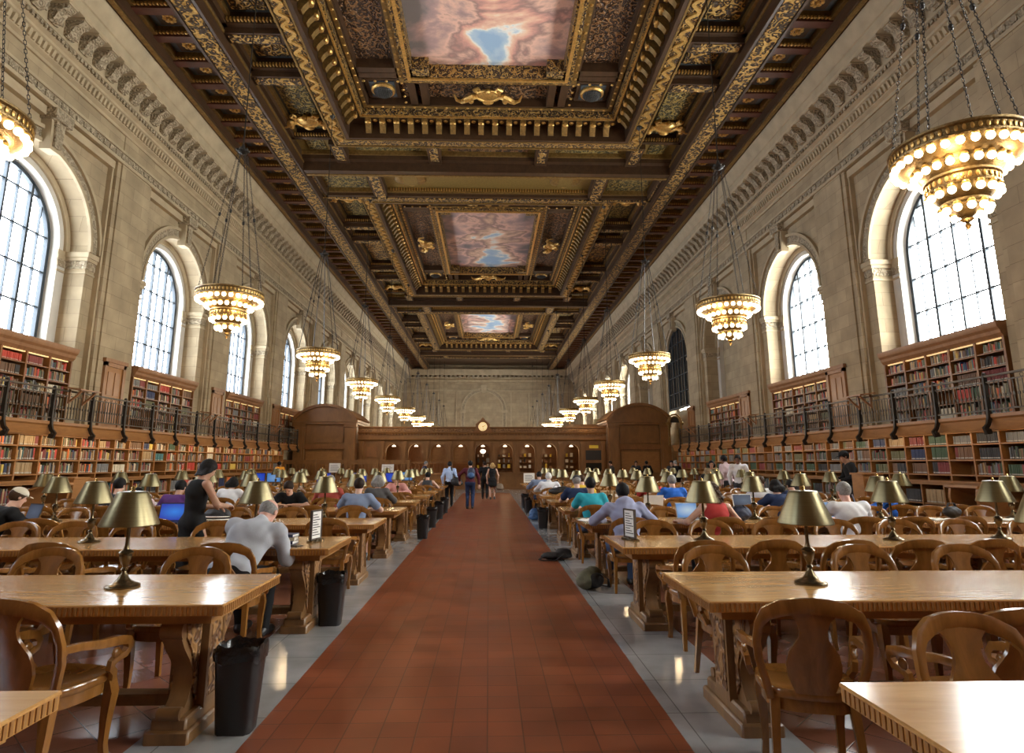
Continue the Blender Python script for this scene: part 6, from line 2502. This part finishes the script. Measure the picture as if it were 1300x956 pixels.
laptop(XT(941, 10.95), 10.95, .05, 'screen_dim', 'paper', 'white laptop with dark screen on the fourth right table')
laptop(XT(1049, 8.72), 8.72, .1, 'screen_pale', 'grey_plastic', 'grey laptop in front of the man in white tee shirt')
laptop(XT(1090, 10.8), 10.80, 1.0, 'screen_dim', 'black_plastic', 'black laptop before the man in blue at the fourth right table')
laptop(XT(872, 8.75), 8.75, .2, 'screen_pale', 'grey_plastic', 'grey laptop in front of the curly haired woman', .95)
laptop(XT(821, 10.9), 10.86, pi + .1, 'screen_dim', 'paper', 'white laptop lid seen from behind on the fourth right table', 1.0)
def monitor(x, y, rz, screen, label, z=TH):
    t = thing('computer_monitor', label, 'monitor', (x, y, z), rz, 'monitors on the far tables')
    mb = MB()
    mb.lathe([(.12, 0), (.12, .012), (.03, .02), (.022, .12)], 0, 14)
    mb.build('stand', 'black_plastic', t)
    mb = MB()
    mb.cbox(-.25, .25, 0, .045, .10, .44, .01)
    mb.build('case', 'black_plastic', t)
    mb = MB()
    mb.box(-.228, .228, -.004, 0.001, .125, .415)
    mb.build('screen', screen, t, smooth=0)
for i, (px, k, scn, nm) in enumerate(((338, 9, 'screen_blue', 'bright blue monitor at the ninth left table, leftmost of two close together'), (357, 9, 'screen_pale', 'monitor with pale window on blue desktop, ninth left table'), (418, 9, 'screen_blue', 'blue monitor behind the man in brick red'),
                                      (462, 9, 'screen_blue', 'blue monitor behind the fourth left lamp row'), (502, 9, 'screen_blue', 'blue monitor behind the woman in pink'), (519, 10, 'screen_pale', 'pale blue monitor nearest the aisle on the tenth left table'),
                                      (845, 10, 'screen_dim', 'dim monitor on the tenth right table'))):
    y = row_y(k) + .80
    monitor(XT(px, y), y, 0, scn, nm)

# ---- books, papers and bags on the tables
def book_flat(x, y, z, w_, d_, h_, rz, cov, label, group=None):
    t = thing('book', label, 'book', (x, y, z), rz, group)
    mb = MB()
    mb.box(-w_ / 2, w_ / 2, -d_ / 2, d_ / 2, 0, .004)
    mb.box(-w_ / 2, w_ / 2, -d_ / 2, d_ / 2, h_ - .004, h_)
    mb.box(-w_ / 2 - .003, -w_ / 2 + .004, -d_ / 2, d_ / 2, .001, h_ - .001)
    mb.build('cover', cov, t, smooth=0)
    mb = MB()
    mb.box(-w_ / 2 + .004, w_ / 2 - .006, -d_ / 2 + .005, d_ / 2 - .005, .004, h_ - .004)
    mb.build('pages', 'paper', t, smooth=0)
bx_, by_ = -1.98, 6.34
z = TH
for i, (h_, cov, rz, nm) in enumerate(((.030, 'book_navy_cloth', 1.5, 'navy book at the bottom of the pile by the bald reader'), (.034, 'book_cream_cloth', 1.62, 'cream book in the middle of the pile by the bald reader'), (.028, 'book_navy_cloth', 1.48, 'navy book on top of the pile by the bald reader'))):
    book_flat(bx_, by_, z, .17, .24, h_, rz, cov, nm, 'pile of books by the bald reader')
    z += h_ + .0005
def phone(x, y, z, rz, label):
    mb = MB()
    mb.cbox(-.035, .035, -.07, .07, 0, .010, .003)
    o = mb.build('phone', 'black_plastic', loc=(x, y, z))
    o.rotation_euler = (0, 0, rz)
    tag(o, label, 'phone')
phone(-1.80, 6.14, TH, .9, 'black phone on the second left table beside the book pile')
def open_book(x, y, rz, label, sz=1.0, z=TH):
    t = thing('open_book', label, 'book', (x, y, z), rz)
    mb = MB()
    for sg in (-1, 1):
        n = 8
        top = [(sg * .15 * q / n, .004 + .022 * sin(pi * min(1, (q + .6) / n)) ** .7 * (1 - .45 * q / n)) for q in range(n + 1)]
        poly = top + [(sg * .15, .003), (0, .003)]
        mb.prism([(p[0] * sz, p[1]) for p in poly], 'y', -.11 * sz, .11 * sz)
    mb.build('pages', 'paper', t)
    mb = MB()
    mb.box(-.155 * sz, .155 * sz, -.115 * sz, .115 * sz, 0, .0035)
    mb.build('cover', 'book_black', t)
open_book(-2.02, 6.05, .1, 'open book under the bent bald reader')
open_book(XT(385, 11.0), 11.05, .2, 'open book in front of the person in black shirt', 1.1)
open_book(XT(747, 8.66), 8.7, .4, 'open notebook on the third right table near the aisle')
open_book(XT(1162, 8.8), 8.78, .3, 'large open newspaper on the third right table', 1.5)
open_book(XT(1192, 8.6), 8.58, -.3, 'smaller open book beside the newspaper at right', 1.0)
open_book(XT(508, 15.8), 15.85, 0, 'open book before the woman in pink', 1.0)
open_book(XT(1258, 8.9), 8.55, .3, 'open papers at the right edge of the third right table', 1.1)
def pen(x, y, rz, label):
    mb = MB()
    mb.lathe([(0, 0), (.004, .012), (.0045, .02), (.0045, .13), (.003, .14), (0, .14)], 0, 8, (0, 0, 0), Matrix.Translation((0, 0, .005)) @ Matrix.Rotation(pi / 2, 4, 'X'))
    o = mb.build('pen', 'black_plastic', loc=(x, y, TH))
    o.rotation_euler = (0, 0, rz)
    tag(o, label, 'pen')
pen(XT(757, 8.6), 8.62, .5, 'black pen beside the open notebook at right')

def soft(name, label, cat, loc, parts, rz=0.0, h=.012, sc_=1.0):
    """soft goods: each part is (name, material, [(kind, ...)], wrinkle)"""
    t = thing(name, label, cat, loc, rz)
    for nm, mat_, prims, wr_ in parts:
        if isinstance(prims, MB):
            prims.build(nm, mat_, t, smooth=60)
            continue
        Fd = Field(.03)
        for q in prims:
            (Fd.limb if q[0] == 'l' else Fd.ell)(*q[1:])
        if wr_:
            Fd.wr = (wr_, 60.0, len(label))
        mb = MB()
        v, f = Fd.mesh(h)
        mb.add(v.tolist(), f.tolist())
        mb.build(nm, mat_, t, smooth=180)
    return t
def strap(pts, r=.012):
    m = MB()
    m.sweep(pts, [(-r * 1.6, -r * .35), (r * 1.6, -r * .35), (r * 1.6, r * .35), (-r * 1.6, r * .35)])
    return m
simple('bag_olive', (.11, .105, .06), .7, var=.2, scale=20, bump=.4, bscale=60)
simple('bag_black', (.018, .018, .02), .6, var=.2, scale=20, bump=.4, bscale=60)
simple('bag_blue', (.05, .13, .30), .6, var=.2, scale=20, bump=.4, bscale=60)
simple('bag_navy', (.025, .035, .075), .6, var=.2, scale=20, bump=.4, bscale=60)
simple('bag_taupe', (.20, .15, .10), .6, var=.2, scale=20, bump=.3, bscale=60)
soft('backpack', 'olive and black backpack on the marble floor by the third right table', 'backpack', (1.26, 8.1, 0), [
    ('bag', 'bag_olive', [('e', (0, 0, .12), (.17, .12, .12)), ('e', (.06, .02, .17), (.11, .10, .09)), ('e', (-.10, -.02, .10), (.10, .11, .09))], .006),
    ('pocket', 'bag_black', [('e', (.02, -.09, .11), (.12, .06, .09))], .004),
    ('strap', 'bag_black', strap([(.1, -.1, .19), (.16, -.16, .12), (.20, -.12, .02), (.26, -.05, .012), (.22, .06, .012)]), 0)], .5)
soft('shoulder_bag', 'black bag lying flat on the marble strip by the fourth right table', 'bag', (1.10, 10.5, 0), [
    ('bag', 'bag_black', [('e', (0, 0, .06), (.26, .14, .06)), ('e', (.12, .03, .10), (.13, .11, .07))], .006),
    ('strap', 'bag_black', strap([(-.2, -.05, .07), (-.30, -.10, .015), (-.24, -.18, .012), (-.05, -.19, .012), (.1, -.1, .1)]), 0)], .1)
soft('backpack', 'blue bag on the marble floor by the seventh right table', 'bag', (1.26, 17.6, 0), [
    ('bag', 'bag_blue', [('e', (0, 0, .16), (.15, .12, .16)), ('e', (0, 0, .08), (.17, .13, .08))], .006),
    ('strap', 'bag_navy', strap([(-.05, 0, .3), (-.02, 0, .37), (.04, 0, .37), (.06, 0, .3)]), 0)])
soft('shoulder_bag', 'black bag on top of the sixth right table', 'bag', (1.72, 15.6, TH + .015), [
    ('bag', 'bag_black', [('e', (0, 0, .08), (.26, .15, .09)), ('e', (.1, 0, .12), (.14, .12, .08))], .006),
    ('strap', 'bag_black', strap([(-.15, 0, .14), (-.1, 0, .22), (.08, 0, .22), (.14, 0, .16)]), 0)])
soft('backpack', 'dark navy bag on the third right table below the white laptop', 'bag', (XT(932, 8.6), 8.62, TH + .008), [
    ('bag', 'bag_navy', [('e', (0, 0, .08), (.17, .11, .09)), ('e', (.02, 0, .12), (.12, .09, .08))], .006),
    ('strap', 'bag_black', strap([(-.1, -.05, .13), (-.06, -.06, .20), (.04, -.06, .20), (.08, -.05, .14)]), 0)])
soft('handbag', 'small black bag on the third right table right of the newspaper', 'bag', (XT(1203, 9.0), 9.02, TH + .008), [
    ('bag', 'bag_black', [('e', (0, 0, .07), (.13, .08, .08))], .005),
    ('strap', 'bag_black', strap([(-.07, 0, .12), (-.04, 0, .19), (.04, 0, .19), (.07, 0, .12)]), 0)])
soft('handbag', 'black bag with pale stripes on the third left table by the standing woman', 'bag', (XT(292, 8.5), 8.52, TH + .008), [
    ('bag', 'bag_black', [('e', (0, 0, .09), (.17, .11, .10))], .005),
    ('stripe', 'paper', [('e', (0, -.02, .075), (.174, .112, .012)), ('e', (0, -.02, .035), (.165, .112, .010))], 0),
    ('strap', 'bag_black', strap([(-.08, 0, .16), (-.05, 0, .24), (.05, 0, .24), (.08, 0, .16)]), 0)])
# bags carried by the walkers
soft('shoulder_bag', 'black shoulder bag hanging at the right hip of the man in light blue', 'bag', (-1.17, 22.98, .78), [
    ('bag', 'bag_black', [('e', (0, 0, .10), (.20, .10, .15)), ('e', (.05, 0, .04), (.2, .1, .1))], .005),
    ('strap', 'bag_black', strap([(-.05, -.05, .22), (-.12, -.09, .45), (-.18, -.06, .62), (-.2, .06, .60), (-.15, .1, .4), (-.02, .06, .2)], .014), 0)])
soft('backpack', 'blue backpack on the back of the man in maroon', 'backpack', (-.60, 21.70, 1.02), [
    ('bag', 'bag_navy', [('e', (0, 0, .17), (.135, .10, .20)), ('e', (0, -.03, .08), (.14, .09, .10))], .004),
    ('pocket', 'bag_blue', [('e', (0, -.08, .11), (.10, .05, .10))], .003),
    ('strap', 'bag_black', strap([(.08, .05, .30), (.11, .12, .38), (.12, .2, .30)]), 0)])
soft('handbag', 'taupe handbag in the hand of the blond woman', 'bag', (.47, 27.36, .42), [
    ('bag', 'bag_taupe', [('e', (0, 0, .12), (.16, .08, .14)), ('e', (0, 0, .06), (.18, .09, .08))], .004),
    ('handle', 'bag_taupe', strap([(-.08, 0, .22), (-.07, 0, .36), (0, 0, .42), (.07, 0, .36), (.08, 0, .22)], .008), 0)])

# cups and small boxes
def cup(x, y, label, col='paper'):
    t = thing('paper_cup', label, 'cup', (x, y, TH))
    mb = MB()
    mb.lathe([(.027, 0), (.036, .095), (.034, .095), (.026, .004), (0, .004)], 0, 18)
    mb.build('cup', col, t)
    mb = MB()
    mb.lathe([(.037, .092), (.038, .099), (.034, .102), (.03, .108), (0, .108)], 0, 18)
    mb.build('lid', 'black_plastic', t)
cup(XT(500, 13.3), 13.35, 'white cup with black lid on the fifth left table')
cup(XT(806, 8.6), 8.62, 'white cup with black lid on the third right table')
rq = random.Random(3)
for i in range(4):
    o = thing('card_box', 'tan card box standing on the fifth right table, %s from the left' % nth(i), 'box', (XT(764, 13.2) + i * .13, 13.25 + rq.uniform(-.02, .02), TH), rq.uniform(-.1, .1), 'tan card boxes')
    mb = MB()
    mb.cbox(-.055, .055, -.08, .08, 0, .20, .006)
    mb.build('box', 'book_tan_cloth', o)
    mb = MB()
    mb.box(-.03, .03, -.083, -.079, .08, .14)
    mb.build('label', 'paper', o)

# notices on the balustrade and white signs near it
for i, (px, wd, ht, nm) in enumerate(((431, .58, .48, 'white notice board standing on the far left counter'), (496, .62, .42, 'white notice board at the right end of the left screen'), (671, .42, .36, 'white poster board at the aisle end of the far right tables'))):
    Y = 33.5 if i < 2 else 24.6
    t = thing('notice_board', nm, 'notice', (XT(px, Y), Y, 0 if i < 2 else TH))
    mb = MB()
    mb.box(-.02, .02, -.015, .02, 0, 1.1 if i < 2 else .08)
    mb.lathe([(.2, 0), (.2, .02), (.03, .04)] if i < 2 else [(.08, 0), (.08, .01), (.03, .02)], 0, 14)
    mb.build('stand', 'black_iron', t)
    mb = MB()
    z0 = 1.05 if i < 2 else .03
    mb.box(-wd / 2, wd / 2, -.035, -.015, z0, z0 + ht)
    mb.build('board', 'paper', t)
    mb = MB()
    for q in range(4):
        mb.box(-wd * .38, wd * (.36 - .1 * (q % 2)), -.038, -.034, z0 + ht * (.2 + .17 * q), z0 + ht * (.2 + .17 * q) + .03)
    mb.build('text_lines', 'grey_plastic', t)

# ---- oak book stand and cabinets in front of the wall shelves
def cabinet(x, y, w_, d_, h_, label, rz=0):
    t = thing('cabinet', label, 'cabinet', (x, y, 0), rz)
    mb = MB()
    mb.cbox(-w_ / 2, w_ / 2, -d_ / 2, d_ / 2, .06, h_ - .04, .008)
    mb.box(-w_ / 2 + .02, w_ / 2 - .02, -d_ / 2 + .02, d_ / 2 - .02, 0, .06)
    mb.build('body', 'case_oak', t)
    mb = MB()
    mb.cbox(-w_ / 2 - .03, w_ / 2 + .03, -d_ / 2 - .03, d_ / 2 + .03, h_ - .04, h_, .01)
    mb.build('top', 'case_oak', t)
    mb = MB()
    mb.box(-w_ / 2 + .05, w_ / 2 - .05, -d_ / 2 - .012, -d_ / 2, .14, h_ - .12)
    d = mb.build('door', 'dark_oak', t)
    mb = MB()
    mb.sphere((w_ / 2 - .09, -d_ / 2 - .025, h_ * .55), .014, 0, 8, 6)
    mb.build('knob', 'brass_bright', d)
def book_stand(x, y, rz, label):
    t = thing('book_stand', label, 'book stand', (x, y, 0), rz)
    mb = MB()
    sc2 = [(-.30, 0), (.30, 0), (.30, .10), (.20, .16), (.14, .34), (.20, .55), (.30, .72), (.33, .90), (.30, 1.06), (-.32, .86), (-.33, .74), (-.22, .60), (-.13, .40), (-.18, .18), (-.30, .10)]
    for sg in (-1, 1):
        mb.prism(sc2, 'y', sg * .34 - .03, sg * .34 + .03)
    mb.build('side', 'case_oak', t)
    mb = MB()
    mb.box(-.10, .10, -.32, .32, .15, .20)
    mb.box(-.02, .02, -.32, .32, .2, .7)
    mb.build('shelf', 'case_oak', t)
    mb = MB()
    mb.prism([(-.38, .84), (.36, 1.08), (.35, 1.12), (-.39, .88)], 'y', -.42, .42)
    mb.build('sloping_top', 'case_oak', t)
book_stand(XT(80, 13.4), 13.4, 0, 'oak reading stand with sloping top near the left wall shelves')
t = open_book(XT(70, 13.3), 13.32, 0, 'open book lying on the sloping top of the left reading stand', 1.2, .99)
cabinet(XT(110, 14.2), 14.25, .5, .5, 1.22, 'plain oak cabinet right of the reading stand by the left shelves')
cabinet(8.56, 14.2, .42, .45, 1.31, 'plain oak cabinet before the man in black by the right shelves')
book_stand(XT(1240, 11.6), 11.6, pi, 'oak reading stand with sloping top near the right wall shelves')
# service counter near the aisle end of the left screen
t = thing('service_counter', 'low oak counter at the far left end of the aisle', 'counter', (-2.6, 30.4, 0))
mb = MB()
mb.cbox(-1.0, 1.0, -.3, .3, 0, 1.0, .01)
mb.build('body', 'desk_oak', t)
mb = MB()
mb.cbox(-1.06, 1.06, -.36, .36, 1.0, 1.05, .01)
mb.build('top', 'case_oak', t)
